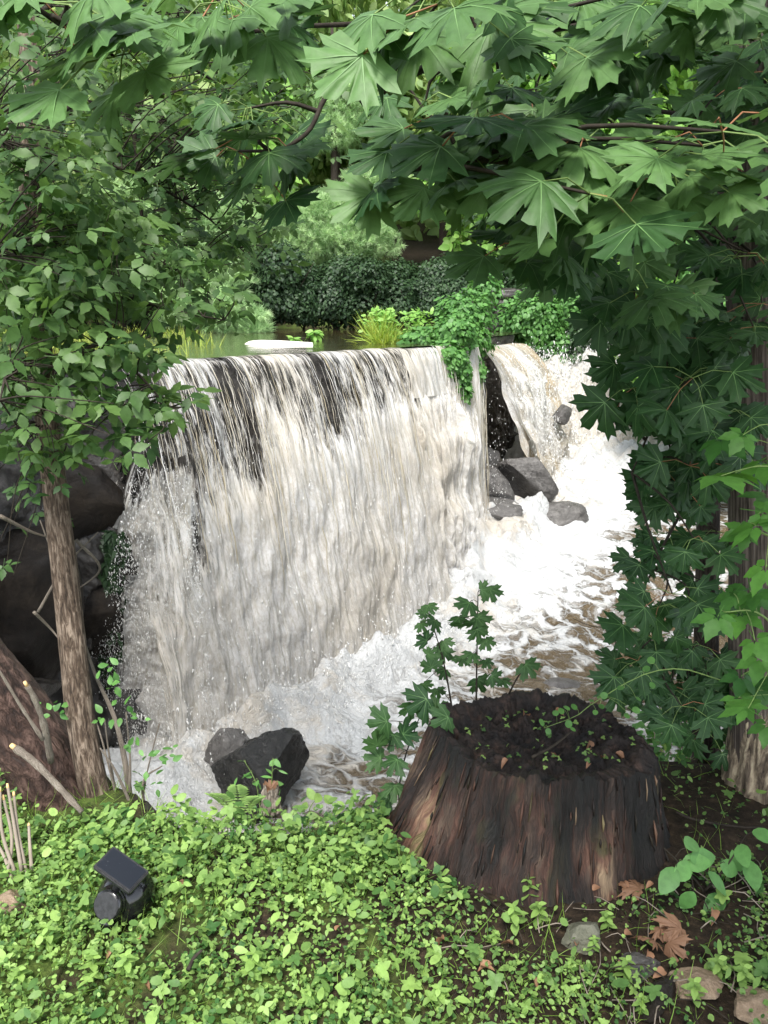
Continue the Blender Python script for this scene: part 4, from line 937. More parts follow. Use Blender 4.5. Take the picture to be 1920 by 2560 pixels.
# dry stalks at the left edge
for i, (a, b_, c_) in enumerate([((70, 2200), (45, 2080), (35, 1990)), ((55, 2180), (35, 2060), (20, 1970)), ((40, 2190), (5, 2080), (0, 1980)), ((80, 2180), (75, 2120), (72, 2065)), ((30, 2200), (10, 2140), (-20, 2090)), ((15, 2200), (30, 2100), (10, 2000))]):
    g = Geo(); P = spline([at(*a, 2.0), at(*b_, 2.05), at(*c_, 2.1)], 10); V, T = tube(P, np.linspace(.006, .004, 10), 7); g.add(V, T); e = np.array([0, 0, 1.]); V, T = tube(np.array([P[-1], P[-1] + (P[-1] - P[-2]) * .6]), [.0045, .003], 6); g.add(V, T, 1)
    tag(g.build("dry_stalk", [M['stick'], M['cutwood']]), "dry cut stalk standing beside the leaning trunk", "stalk", "cut stalks at the bank's edge")

# ------------------------------------------------------------------ saplings and shrubs on the near bank
def sapling(name, label, stems, leaves, temps, mats, size, stem_mat='twig', r=.004, nb=(0, -.7, .6), tintr=(0, 1), cat="sapling", tipdown=-.6):
    p0 = stems[0][0]; root = thing(name, p0, label, cat)
    g = Geo(); SP = []
    for s in stems: 
        P = spline(s, 14); SP.append(P); V, T = tube(P, np.linspace(r, r * .4, 14), 6); g.add(V, T)
    SPa = np.concatenate(SP)
    P = np.array(leaves, float); n = len(P)
    tip = rng.normal(size=(n, 3)) * .55 + np.array([0, -.2, tipdown])
    for p in P:
        s = SPa[np.argmin(np.linalg.norm(SPa - p, axis=1) + .4 * np.maximum(0, SPa[:, 2] - p[2]))]
        V, T = tube(spline([s, (s + p) / 2 + (0, 0, .01), p], 5), r * .3, 4, False); g.add(V, T)
    put(g.build("stem", M[stem_mat]), root)
    g = Geo(); scatter(g, temps, P, np.asarray(nb, float) + rng.normal(size=(n, 3)) * .35, tip, rng.uniform(*size, n), 0, rng.uniform(*tintr, n))
    put(g.build("foliage", mats), root); return root
def ring(pts, Y, dy=.1): return [at(x + rng.normal() * 4, y + rng.normal() * 4, Y + rng.uniform(-dy, dy)) for x, y in pts]
mm = [M['maple'], M['vein']]
sapling("maple_sapling", "small maple sapling with two thin stems rising behind the stump's rim",
        [[at(1135, 1800, 2.62), at(1110, 1660, 2.64), at(1075, 1540, 2.65)], [at(1190, 1800, 2.62), at(1192, 1650, 2.64), at(1195, 1480, 2.66)], [at(1250, 1780, 2.62), at(1290, 1700, 2.62), at(1305, 1680, 2.62)]],
        ring([(1075, 1510), (1060, 1535), (1050, 1560), (1085, 1550), (1070, 1605), (1110, 1600), (1105, 1625), (1180, 1505), (1200, 1470), (1215, 1475), (1155, 1560), (1140, 1545), (1200, 1540), (1195, 1570), (1215, 1600), (1185, 1630), (1155, 1645), (1210, 1650), (1075, 1640), (1080, 1670), (1110, 1680), (1230, 1690), (1260, 1700), (1195, 1700), (1310, 1660), (1095, 1720), (1060, 1710)], 2.62), MAPLE, mm, (.04, .065), tintr=(0, .4))
sapling("maple_sapling", "dark low maple shoot spreading large leaves against the stump's flank",
        [[at(1010, 2150, 2.45), at(1000, 1950, 2.5), at(1060, 1760, 2.55)], [at(1000, 2150, 2.45), at(940, 2080, 2.42), at(900, 2060, 2.4)]],
        ring([(965, 1800), (985, 1830), (950, 1870), (1040, 1760), (1070, 1750), (1010, 1840), (1090, 1780), (1000, 1900), (960, 1900), (925, 2030), (900, 2060), (950, 2050), (880, 2080), (930, 2090), (970, 2000), (990, 1960), (905, 2020), (960, 2100), (1120, 1790)], 2.42), MAPLE, mm, (.06, .09), tintr=(0, .45))
sapling("palmate_shrub", "bright green palmate-leaved branch hanging in front of the weathered snag",
        [[at(2050, 2100, 2.0), at(2000, 1600, 1.95), at(1960, 1300, 1.9), at(1940, 1060, 1.9)], [at(2000, 1640, 1.95), at(1900, 1535, 1.9), at(1810, 1530, 1.9)], [at(1960, 1360, 1.9), at(1900, 1330, 1.9), at(1860, 1320, 1.9)]],
        ring([(1800, 1540), (1850, 1535), (1880, 1600), (1870, 1330), (1890, 1310), (1900, 1280), (1840, 1180), (1860, 1090), (1800, 1190), (1910, 1430), (1880, 1470), (1830, 1490), (1900, 1480), (1890, 1720), (1850, 1750), (1910, 1700), (1900, 1650), (1870, 1780), (1915, 1820), (1800, 1100), (1910, 1150), (1920, 1240), (1850, 1690)], 1.9, .12), PALM, M['elderbright'], (.055, .09), 'greentwig', nb=(-.25, -.35, .9), tintr=(0, .8), cat="shrub", tipdown=-.4)
# broad ovate leaves bottom right
def ovate_bunch(px, py, n, Y, size): return [at(px + rng.normal() * 45, py + rng.normal() * 40, Y + rng.uniform(-.06, .06)) for _ in range(n)]
sapling("broadleaf_seedling", "seedling with broad oval leaves leaning over the litter by the stump",
        [[at(1790, 2330, 1.95), at(1760, 2230, 1.93), at(1700, 2160, 1.9), at(1660, 2120, 1.88)], [at(1760, 2230, 1.93), at(1820, 2160, 1.93), at(1850, 2110, 1.95)]],
        [at(x, y, Y) for x, y, Y in [(1705, 2160, 1.9), (1715, 2120, 1.9), (1690, 2170, 1.88), (1690, 2200, 1.86), (1725, 2150, 1.9), (1735, 2230, 1.86), (1770, 2180, 1.9), (1800, 2160, 1.92), (1850, 2110, 1.95), (1870, 2150, 1.95), (1850, 2180, 1.95), (1810, 2240, 1.9), (1900, 2190, 1.95), (1880, 2080, 1.98)]],
        [(BROAD[0], BROAD[1])], M['ovate'], (.06, .085), 'twig', .004, (0, -.6, .8), (.2, 1), "seedling", -.1)
sapling("thorny_vine", "thin trailing vine with tiny round leaves across the stump's rim",
        [[at(1800, 1700, 2.1), at(1700, 1672, 2.12), at(1600, 1690, 2.15), at(1480, 1760, 2.2), at(1440, 1790, 2.2), at(1360, 1820, 2.2)]],
        [at(x, y, 2.16) for x, y in [(1545, 1695), (1560, 1720), (1625, 1660), (1610, 1680), (1630, 1705), (1480, 1755), (1500, 1745), (1490, 1775), (1520, 1740), (1440, 1775), (1400, 1770), (1390, 1790), (1410, 1765), (1425, 1820), (1370, 1820), (1580, 1775), (1575, 1790), (1590, 1745), (1500, 1760), (1360, 1815), (1420, 1800)]],
        [(ROUND[0], ROUND[1])], M['bush'], (.016, .026), 'greentwig', .0022, (0, -.5, .8), (.3, 1), "vine", 0)

# ------------------------------------------------------------------ ground cover
def ground_pts(n, xr=(-2.6, 2.6), yr=(.7, 2.75)):
    x = rng.uniform(*xr, n); y = rng.uniform(*yr, n); return x, y
def on_bank(x, y, m=.05): return y < y_edge(x) - m + .1
def keep(x, y):
    e = ((x - SC[0]) / .47) ** 2 + ((y - SC[1] - .02) / .36) ** 2
    lit = smooth(.55, .3, np.hypot((x - .60) / 1.0, (y - 1.86) / .42)) * smooth(1.45, 1.6, y + 0 * x)     # bare litter in front of the stump
    bare = .95 * smooth(.40, .5, x) * smooth(1.98, 2.08, y) + .75 * lit + .8 * smooth(.28, .10, np.hypot(x - .72, (y - 1.50) / .8)) + .5 * smooth(.25, .1, np.hypot(x + .22, (y - 1.78) / .5)) + .45 * smooth(.45, .0, fbm(x * 2.6, y * 2.6, 5, 3) + .45) 
    spot = np.hypot(x + .56, y - 1.75) < .05
    return on_bank(x, y) & (e > 1) & (rng.random(len(x)) > np.clip(bare, 0, .93)) & ~spot & ~((np.hypot(x + .75, y - 2.35) < .12) | (np.hypot(x + 1.05, (y - 2.45)) < .2))
g = Geo()
def cover(n, temps, slo, shi, hlo, hhi, tilt=.35, tint=(0, 1), edge=False):
    x, y = ground_pts(n); k = keep(x, y); x, y = x[k], y[k]
    if edge: k = rng.random(len(x)) < np.clip(.15 + 1.0 * smooth(.8, .1, y_edge(x) - y), 0, 1); x, y = x[k], y[k]
    n = len(x); h = rng.uniform(hlo, hhi, n) * (1 + .5 * smooth(.55, .05, y_edge(x) - y)) * (1 + .5 * fbm(x * 2, y * 2, 9, 3))
    P = np.stack([x, y, terrain(x, y) + np.maximum(h, .008)], 1)
    tn = np.clip(rng.uniform(*tint, n) + .25 * fbm(x * 3, y * 3, 1, 3) - .25 * smooth(.5, 1.2, x), 0, 1)
    scatter(g, temps, P, np.array([0, -.15, 1.0]) + rng.normal(size=(n, 3)) * tilt, rng.normal(size=(n, 3)), rng.uniform(slo, shi, n), 0, tn)
cover(12000, CLOVER[:1], .007, .013, .008, .035)
cover(1400, ROSETTE, .012, .022, .010, .045)
cover(2500, [CLOVER[1], ROSETTE[1]], .018, .03, .03, .075, edge=True)
cover(600, ROSETTE, .022, .032, .03, .055, tint=(.3, 1))
LEAF1 = [leaflet([(0, 0), (.26, .16), (.36, .48), (.24, .84), (0, 1)], .08, .15), leaflet([(0, 0), (.20, .22), (.24, .52), (.12, .84), (0, 1)], .12, .2), leaflet([(0, .1), (.36, .06), (.5, .45), (.36, .86), (0, .98)], .08, .1)]
cover(110000, LEAF1, .007, .017, .006, .05, .55)
cover(14000, LEAF1[:2], .022, .040, .02, .075, .45, edge=True)
tag(g.build("ground_cover", M['cover']), "low bright green leafy ground cover over the bank", "ground cover", kind="stuff")
g = Geo(); x, y = ground_pts(16000); k = on_bank(x, y) & (((x - SC[0]) / .47) ** 2 + ((y - SC[1]) / .36) ** 2 > 1) & (fbm(x * 2, y * 2, 11, 3) > -.15) & (rng.random(16000) > .8 * smooth(.2, .9, x)); x, y = x[k], y[k]; n = len(x)
BLADE = (np.array([(-.012, 0, 0), (.012, 0, 0), (.009, .45, .04), (-.009, .45, .04), (0, 1, .25)]), np.array([(0, 1, 2), (0, 2, 3), (3, 2, 4)]))
up = np.tile([0, 0, 1.0], (n, 1)) + rng.normal(size=(n, 3)) * .5; up[:, 2] = np.abs(up[:, 2]); n = len(x)
scatter(g, [BLADE], np.stack([x, y, terrain(x, y)], 1), rng.normal(size=(n, 3)), up, rng.uniform(.04, .11, n)); tag(g.build("grass", M['grass']), "short thin grass blades between the ground cover", "grass", kind="stuff")

# taller seedlings that stand out of the cover: one plant, copied
def seedling_proto():
    root = bpy.data.objects.new("seedling", None); C.objects.link(root); root.empty_display_size = .05
    tag(root, "leafy green seedling standing out of the low ground cover", "seedling", "seedlings standing out of the ground cover")
    g = Geo(); V, T = tube(spline([(0, 0, -.02), (.004, .002, .05), (.0, -.004, .11)], 8), [.0022] * 8, 5); g.add(V, T); g.build("stem", M['greentwig'], root)
    g = Geo(); P = []; tp = []; sz = []
    for lv, (z, s, m) in enumerate([(.045, .05, 3), (.08, .048, 4), (.108, .034, 4)]):
        for q in range(m):
            a = 2 * np.pi * q / m + lv * .8; P.append((0, 0, z)); tp.append((math.cos(a), math.sin(a), .12)); sz.append(s)
    scatter(g, [(BROAD[0], BROAD[1]), (OVATE[0] * 1.1, OVATE[1])], P, np.tile([0, 0, 1.], (len(P), 1)) + rng.normal(size=(len(P), 3)) * .12, np.array(tp), np.array(sz), 0, rng.uniform(.4, 1, len(P))); g.build("foliage", M['cover'], root)
    return root
seed0 = seedling_proto()
def copy_tree(o, parent=None):
    c = o.copy(); C.objects.link(c)
    if parent is not None: c.parent = parent
    for ch in o.children: copy_tree(ch, c)
    return c
spots = [(310, 2050), (340, 2120), (420, 2085), (470, 2110), (250, 2135), (160, 2150), (90, 2160), (520, 2120), (600, 2170), (700, 2130), (780, 2190), (850, 2170), (440, 2180), (560, 2210), (320, 2440), (230, 2460), (620, 2460), (760, 2520), (900, 2470), (1290, 2330), (1350, 2310), (1480, 2360), (1520, 2320), (1230, 2370), (1430, 2430), (1610, 2540), (1740, 2510), (1800, 2440), (1560, 2440), (1100, 2510), (130, 2380), (60, 2480), (1860, 2470), (1340, 2230), (1320, 2250), (380, 2170), (660, 2220)]
kids0 = list(seed0.children)
for i, (px, py) in enumerate(spots):
    o = seed0 if i == 0 else copy_tree(seed0)
    a = math.atan2(py - 1280, F) + PITCH; Y = EYE / math.tan(a); p = at(px, py, Y); o.location = (p[0], p[1], litter_z(p[0], p[1])); o.rotation_euler = (rng.normal() * .12, rng.normal() * .12, rng.uniform(0, 6.28)); s = rng.uniform(.4, .75); o.scale = (s, s, s)
# fern
fr = thing("fern", (at(600, 2110, 2.3)[0], 2.3, 0), "small pale fern frond standing at the bank edge", "fern")
g = Geo()
for a0, L, lean in ((0.1, .15, .15), (-.9, .12, .5), (1.0, .11, .5)):
    P = spline([(0, 0, 0), (math.sin(a0) * L * lean, -.01, L * .6), (math.sin(a0) * L * (lean + .35), -.05, L)], 14)
    V, T = tube(P, .001, 4); g.add(V, T)
    for k in range(2, 14):
        for sgn in (-1, 1):
            s = .034 * math.sin(math.pi * (k + 1) / 16) + .004; scatter(g, [NARROW], P[k][None], np.array([[0, -.9, .4]]), np.array([[sgn, -.1, .25]]), s, 0, .7)
g.build("frond", M['cover'], fr)
# weed stalks before the black boulder
sapling("weed", "tall thin weeds with narrow leaves before the black boulder", [[at(655, 2060, 2.42), at(640, 1960, 2.42), at(610, 1900, 2.42)], [at(690, 2050, 2.42), at(680, 1970, 2.42), at(682, 1895, 2.42)], [at(640, 2060, 2.42), at(610, 1990, 2.42), at(575, 1960, 2.42)]],
        [at(x + rng.normal() * 6, y, 2.42) for x, y in [(682, 1900), (678, 1915), (690, 1925), (675, 1935), (688, 1945), (680, 1960), (692, 1970), (676, 1985), (612, 1905), (625, 1930), (640, 1950), (620, 1945), (650, 1975), (630, 1960), (645, 1995), (600, 1970), (585, 1965), (660, 2010), (690, 2000), (640, 2030), (670, 2030), (610, 2030), (620, 2010)]],
        [NARROW, (OVATE[0] * .8, OVATE[1])], M['bush'], (.03, .05), 'greentwig', .002, (0, -.5, .8), (.3, 1), "weed", .1)
sapling("vine_shoot", "yellow green vine shoot with reddish leaf tips by the little broken stump", [[at(770, 2080, 2.38), at(775, 2020, 2.38), at(800, 1990, 2.38)], [at(760, 2090, 2.36), at(730, 2060, 2.36)]],
        [at(x, y, 2.37) for x, y in [(800, 1985), (785, 2000), (820, 2005), (770, 2020), (745, 2050), (760, 2070), (800, 2060), (720, 2065), (785, 2050), (765, 2040), (830, 2010)]], [(BROAD[0], BROAD[1])], M['cover'], (.035, .05), 'greentwig', .002, (0, -.6, .8), (.5, 1), "vine", .1)
# broken little stump
g = Geo(); bx = at(680, 2060, 2.4); TH, T_ = np.meshgrid(np.linspace(0, 2 * np.pi, 60), np.linspace(0, 1, 24), indexing='ij')
hh = .055 + .03 * noise(TH * 2.5, 0 * TH, 2) + .03 * noise(TH * 7, 0 * TH); rad = .028 * (1 + .25 * fbm(np.cos(TH) * 2, np.sin(TH) * 2, T_ * 3)) * (1.25 - .35 * T_)
g.add(np.stack([bx[0] + np.cos(TH) * rad, bx[1] + np.sin(TH) * rad, -.04 + (hh + .04) * T_], -1), grid_tris(60, 24), 0, .5, np.stack([TH * .05, T_ * .1], -1).reshape(-1, 2))
r_ = np.linspace(1, 0, 8); V = np.stack([bx[0] + np.cos(TH[:, :1]) * rad[:, -1:] * r_, bx[1] + np.sin(TH[:, :1]) * rad[:, -1:] * r_, hh[:, :1] * r_ + (1 - r_) * .04], -1); g.add(V, grid_tris(60, 8), 1, .5)
tag(g.build("small_stump", [M['stick'], M['deadleaf']]), "small broken brown stump at the brink of the bank", "stump")
# dead leaves, one by one
DL = [(1600, 2240, .09), (1570, 2240, .05), (1390, 2225, .055), (1440, 2215, .05), (1545, 2415, .05), (1230, 2435, .05), (1200, 2440, .04), (1280, 2380, .045), (1110, 2390, .045), (1630, 2360, .075), (1670, 2370, .08), (1650, 2330, .06), (1700, 2340, .09), (1620, 2390, .05), (1560, 2350, .05), (1630, 2230, .035), (1730, 2190, .04), (360, 2475, .03), (350, 2365, .03), (430, 2325, .025), (460, 2235, .035), (530, 2225, .025), (840, 2365, .03), (490, 2410, .04), (1780, 2300, .05), (1660, 2450, .05), (1850, 2430, .04), (1440, 2370, .03), (1480, 2250, .04), (1330, 2470, .03), (275, 2390, .03)]
g = Geo(); scatter(g, [MAPLE[3], MAPLE[3]], np.zeros((1, 3)), np.array([[0, 0, 1.]]), np.array([[0, 1., 0]]), 1.0, tint=[.5]); dl0 = g.build("dead_leaf", [M['deadleaf'], M['deadleaf']])
g = Geo(); V, T = BROAD; V = V.copy() * (1, 1, 2.4); V[:, 2] += .5 * np.abs(V[:, 0]); g.add(V, T, 0, .8); dl1 = g.build("dead_leaf", M['deadleaf'])
used = set()
for i, (px, py, s) in enumerate(DL):
    src = dl0 if s > .055 else dl1
    o = src if id(src) not in used else src.copy()
    if id(src) in used: C.objects.link(o)
    used.add(id(src))
    a = math.atan2(py - 1280, F) + PITCH; p = at(px, py, EYE / math.tan(a)); o.location = (p[0], p[1], litter_z(p[0], p[1]) + .03); s *= .72; o.scale = (s, s, s * rng.uniform(.8, 2)); o.rotation_euler = (rng.normal() * .35, rng.normal() * .35, rng.uniform(0, 6.28))
    tag(o, ("big curled brown maple leaf in the litter beside the stump" if src is dl0 else "small curled orange brown dead leaf lying on the bank"), "dead leaf", "dead leaves lying on the bank")
# litter: soil mound and fine twigs
g = Geo()
for i in range(150):
    x = rng.uniform(.1, 1.2); y = rng.uniform(1.45, 2.0); a = rng.uniform(0, 6.28); L = rng.uniform(.03, .16); z = litter_z(x, y) + .012
    P = spline([(x, y, z), (x + math.cos(a) * L * .5, y + math.sin(a) * L * .5, z + rng.uniform(0, .03)), (x + math.cos(a + .2) * L, y + math.sin(a + .2) * L, z + .004)], 5); V, T = tube(P, rng.uniform(.0008, .0022), 4); g.add(V, T, rng.integers(0, 2))
tag(g.build("twig_litter", [M['twig'], M['stick']]), "fine twigs and roots littering the soil by the stump", "litter", kind="stuff")
for pts, r, lab in [([at(1690, 2030, 2.25), at(1740, 2050, 2.22), at(1850, 2075, 2.2), at(1905, 2080, 2.2)], .005, "long bare stick lying behind the broad oval leaves"),
                    ([at(1570, 2320, 1.85), at(1610, 2250, 1.9), at(1680, 2215, 1.9)], .003, "thin pale stick on the litter beside the stump"),
                    ([at(470, 2425, 1.62), at(485, 2395, 1.65), at(505, 2375, 1.66)], .006, "short brown stick in the grass before the spotlight")]:
    g = Geo(); pts = [np.array([p[0], p[1], max(p[2], litter_z(p[0], p[1]) + .02)]) for p in pts]; V, T = tube(spline(pts, 12), np.linspace(r, r * .6, 12), 6); g.add(V, T, 0, .5); tag(g.build("stick", M['twig']), lab, "stick")
# leaf scraps and sprouts on the stump's hollow top
X, Y, Z, Zi, Xi, Yi = SG; b0 = np.array(stump_root.location)
def on_stump(n, rmax=.8):
    i = rng.integers(0, Xi.shape[0], n); j = (Xi.shape[1] - 1 - (np.sqrt(rng.random(n)) * rmax * (Xi.shape[1] - 1))).astype(int)
    return np.stack([Xi[i, j], Yi[i, j], Zi[i, j]], 1) + b0
g = Geo(); P = on_stump(70); P[:, 2] += .012; n = len(P); scatter(g, CLOVER, P, np.tile([0, -.3, 1.], (n, 1)) + rng.normal(size=(n, 3)) * .3, rng.normal(size=(n, 3)), rng.uniform(.006, .014, n)); tag(g.build("sprout_growth", M['cover']), "tiny yellow green sprouts growing in the stump's hollow", "sprouts", kind="stuff")
P = on_stump(9, .7)
for p in P:
    o = dl1.copy(); C.objects.link(o); o.location = p + (0, 0, .015); s = rng.uniform(.02, .045); o.scale = (s, s, s * 1.5); o.rotation_euler = (rng.normal() * .4, rng.normal() * .4, rng.uniform(0, 6.28)); tag(o, "curled dead leaf resting in the stump's rotten hollow", "dead leaf", "dead leaves in the stump's hollow")
g = Geo(); P = on_stump(2, .6); V, T = tube(spline([at(1330, 1905, 2.1) * [1, 1, 0] + [0, 0, .34], at(1380, 1880, 2.15) * [1, 1, 0] + [0, 0, .345], at(1430, 1860, 2.2) * [1, 1, 0] + [0, 0, .37]], 10), np.linspace(.005, .003, 10), 6); g.add(V, T, 0, .5); tag(g.build("stick", M['twig']), "broken twig lying across the stump's hollow top", "stick")

# ------------------------------------------------------------------ solar spotlight
def box(c, sx, sy, sz, bev=.003):
    import bmesh
    bm = bmesh.new(); bmesh.ops.create_cube(bm, size=1.0); 
    for v in bm.verts: v.co = Vector((v.co.x * sx, v.co.y * sy, v.co.z * sz))
    bmesh.ops.bevel(bm, geom=bm.edges[:], offset=bev, segments=2, affect='EDGES'); bmesh.ops.triangulate(bm, faces=bm.faces[:])
    bm.verts.ensure_lookup_table(); V = np.array([v.co[:] for v in bm.verts]) + np.asarray(c); T = np.array([[v.index for v in f.verts] for f in bm.faces]); bm.free(); return V, T
def lathe(prof, n=40):
    prof = np.array(prof); th = np.linspace(0, 2 * np.pi, n); V = np.stack([np.outer(np.cos(th), prof[:, 0]), np.outer(np.sin(th), prof[:, 0]), np.tile(prof[:, 1], (n, 1))], -1); return V.reshape(-1, 3), grid_tris(n, len(prof))[:, ::-1]
def basis(zax, xhint):
    z = np.array(zax, float); z /= np.linalg.norm(z); x = np.array(xhint, float); x -= x @ z * z; x /= np.linalg.norm(x); return np.stack([x, np.cross(z, x), z], 1)
SY = 1.80; hb = at(272, 2262, SY)                     # back cap of the lamp head
sp = thing("solar_spotlight", (at(262, 2345, SY)[0], SY, 0), "black solar garden spotlight staked in the ground cover", "spotlight")
ax = np.array([.22, .85, -.38]); Bh = basis(ax, (0, 0, 1))
prof = [(0, -.012), (.020, -.012), (.0325, -.010), (.034, -.006), (.034, 0.002), (.0325, .004), (.035, .007), (.035, .012), (.0335, .014), (.040, .020), (.052, .034), (.060, .052), (.0635, .075), (.0645, .095), (.063, .1), (.060, .1), (.056, .085), (0, .08)]
prof = [(r * 1.18, z * 1.1) for r, z in prof]; V, T = lathe(prof); g = Geo(); g.add(V @ Bh.T + hb, T, 0); put(g.build("lamp_housing", M['blackplastic']), sp)
V, T = lathe([(0, -.0145), (.034, -.0145), (.0355, -.0135), (.0355, -.010)], 32); g = Geo(); g.add(V @ Bh.T + hb, T, 0); put(g.build("back_cap", M['mattplastic'], smooth_=False), sp)
V, T = lathe([(0, .0835), (.055, .0835), (.055, .0845), (0, .0845)], 32); g = Geo(); g.add(V @ Bh.T + hb, T, 0); put(g.build("lens", M['mossrock']), sp)
pa, pb, pc_, pd = at(283, 2112, SY + .05), at(373, 2179, SY + .0), at(325, 2232, SY - .06), at(232, 2168, SY - .02)
ctr = (pa + pb + pc_ + pd) / 4; ux = ((pb - pa) + (pc_ - pd)) / 2; uy = ((pd - pa) + (pc_ - pb)) / 2
W, H = np.linalg.norm(ux), np.linalg.norm(uy); nz = np.cross(ux, uy); nz = nz if nz[2] > 0 else -nz; Bp = basis(nz, ux)
V, T = box((0, 0, -.006), W, H, .014); g = Geo(); g.add(V @ Bp.T + ctr, T); put(g.build("panel_frame", M['mattplastic'], smooth_=False), sp)
V, T = box((0, 0, .0015), W - .012, H - .012, .002, .0006); g = Geo(); g.add(V @ Bp.T + ctr, T); put(g.build("solar_panel", M['panel'], smooth_=False), sp)
g = Geo(); V, T = tube(np.array([hb + Bh[:, 2] * .03 + (0, 0, .02), ctr - Bp[:, 2] * .012]), [.010, .012], 14); g.add(V, T); put(g.build("panel_arm", M['mattplastic']), sp)
kn = at(266, 2310, SY); g = Geo(); V, T = tube(np.array([kn - (.020, 0, 0), kn - (.006, 0, 0), kn + (.006, 0, 0), kn + (.020, 0, 0)]), [.010, .011, .011, .010], 16); g.add(V, T); V, T = tube(np.array([kn, hb + (0, .02, -.03)]), .010, 12); g.add(V, T); put(g.build("bracket", M['blackplastic']), sp)
g = Geo(); V, T = tube(np.array([kn, kn * [1, 1, 0] + [0, .005, .0], kn * [1, 1, 0] + [0, .005, -.08]]), [.008, .008, .002], 10); g.add(V, T); put(g.build("stake", M['mattplastic']), sp)

# ------------------------------------------------------------------ driftwood and lip growth
dw = thing("driftwood", at(1245, 1340, 12.4), "dark forked driftwood branch stuck among the flat rocks", "driftwood")
g = Geo()
for pts, r0, r1 in [([at(1250, 1345, 12.3), at(1215, 1290, 12.35), at(1203, 1235, 12.4), at(1185, 1210, 12.4), at(1165, 1192, 12.4), at(1145, 1196, 12.4)], .030, .016), ([at(1208, 1310, 12.4), at(1205, 1265, 12.4)], .016, .012), ([at(1185, 1210, 12.4), at(1190, 1208, 12.4), at(1196, 1216, 12.4)], .012, .008)]:
    V, T = tube(spline(pts, 20), np.linspace(r0, r1, 20), 8); g.add(V, T)
put(g.build("forked_limb", M['twig']), dw)
g = Geo(); V, T = tube(spline([at(1251, 1325, 12.4), at(1251, 1280, 12.4), at(1253, 1252, 12.4)], 8), [.018] * 8, 8); g.add(V, T); tag(g.build("broken_stake", M['twig']), "short dark stick upright beside the forked driftwood", "stick")
g = Geo(); V, T = tube(spline([at(1430, 1545, 3.0), at(1480, 1565, 3.0), at(1560, 1570, 2.9), at(1640, 1560, 2.8), at(1720, 1550, 2.75)], 14), np.linspace(.001, .004, 14), 5); g.add(V, T); V, T = tube(spline([at(1545, 1568, 2.9), at(1540, 1600, 2.9), at(1530, 1640, 2.9)], 8), np.linspace(.002, .0008, 8), 5); g.add(V, T); put(g.build("branch", M['twig']), mt)

def leafy_mass(g, ctr, rad, n, temps, slo, shi, shell=.35, tint=(0, 1), nb=(0, -.35, .8), down=-.3, lump=.35):
    d = rng.normal(size=(n, 3)); d /= np.linalg.norm(d, axis=1)[:, None]
    k = 1 + lump * fbm(d[:, 0] * 1.8 + ctr[0], d[:, 1] * 1.8 + ctr[1], d[:, 2] * 1.8, 3)
    r = k * (1 - shell * rng.random(n) ** 1.6)
    P = np.asarray(ctr) + d * r[:, None] * np.asarray(rad)
    nr = d * .8 + np.asarray(nb) * .8 + rng.normal(size=(n, 3)) * .4
    scatter(g, temps, P, nr, d + rng.normal(size=(n, 3)) * .5 + (0, 0, down), rng.uniform(slo, shi, n), 0, np.clip(rng.uniform(*tint, n) + .25 * fbm(P[:, 0] * 1.5, P[:, 1] * 1.5, P[:, 2] * 1.5, 2), 0, 1))
def bush(name, label, lumps, mat, temps, size, cat="bush", group=None, stems=True, tint=(0, 1), loc=None, n_per=900, shell=.5, down=-.3):
    c0 = np.mean([l[0] for l in lumps], axis=0); base = np.array([c0[0], c0[1], min(l[0][2] - l[1][2] for l in lumps)]) if loc is None else np.asarray(loc, float)
    root = thing(name, base, label, cat, group)
    g = Geo()
    for c, r, n in lumps: leafy_mass(g, c, r, n, temps, *size, shell=shell, tint=tint, down=down)
    put(g.build("foliage", M[mat]), root)
    if stems:
        g = Geo()
        for c, r, n in lumps:
            for q in range(3):
                e = np.asarray(c) + rng.normal(size=3) * np.asarray(r) * .5; V, T = tube(spline([base + rng.normal(size=3) * .03, (base + e) / 2 + rng.normal(size=3) * .05, e], 8), np.linspace(.012, .004, 8) * (1 + .6 * np.linalg.norm(r)), 5); g.add(V, T)
        put(g.build("stems", M['twig']), root)
    return root
# grass clump at the lip
gc = thing("grass_clump", at(1030, 858, 11.6), "yellow green grass clump growing at the lip of the fall", "grass clump")
g = Geo(); n = 2600; px = rng.uniform(930, 1110, n); b = np.array([at(x_, 862 + rng.normal() * 4, 11.9 + rng.uniform(-.35, .5)) for x_ in px]); b[:, 2] = POOL - .02
hgt = (.18 + .30 * smooth(1010, 940, px) + .12 * smooth(1030, 1110, px)) * rng.uniform(.6, 1.2, n); up = rng.normal(size=(n, 3)) * .35 + (0, 0, 1)
scatter(g, [(BLADE[0] * (1.7, 1, 1), BLADE[1])], b, rng.normal(size=(n, 3)), up, hgt); put(g.build("blades", M['goldgrass']), gc)
g = Geo(); n = 700; px = np.concatenate([rng.normal(955, 18, 450), rng.normal(1040, 20, 250)]); P = np.array([at(a, rng.uniform(775, 840), 11.9 + rng.uniform(-.2, .3)) for a in px])
scatter(g, [NARROW, (OVATE[0], OVATE[1])], P, np.tile([0, -.4, .8], (n, 1)) + rng.normal(size=(n, 3)) * .4, rng.normal(size=(n, 3)) + (0, 0, .4), rng.uniform(.05, .11, n)); put(g.build("weed_leaves", M['bright']), gc)
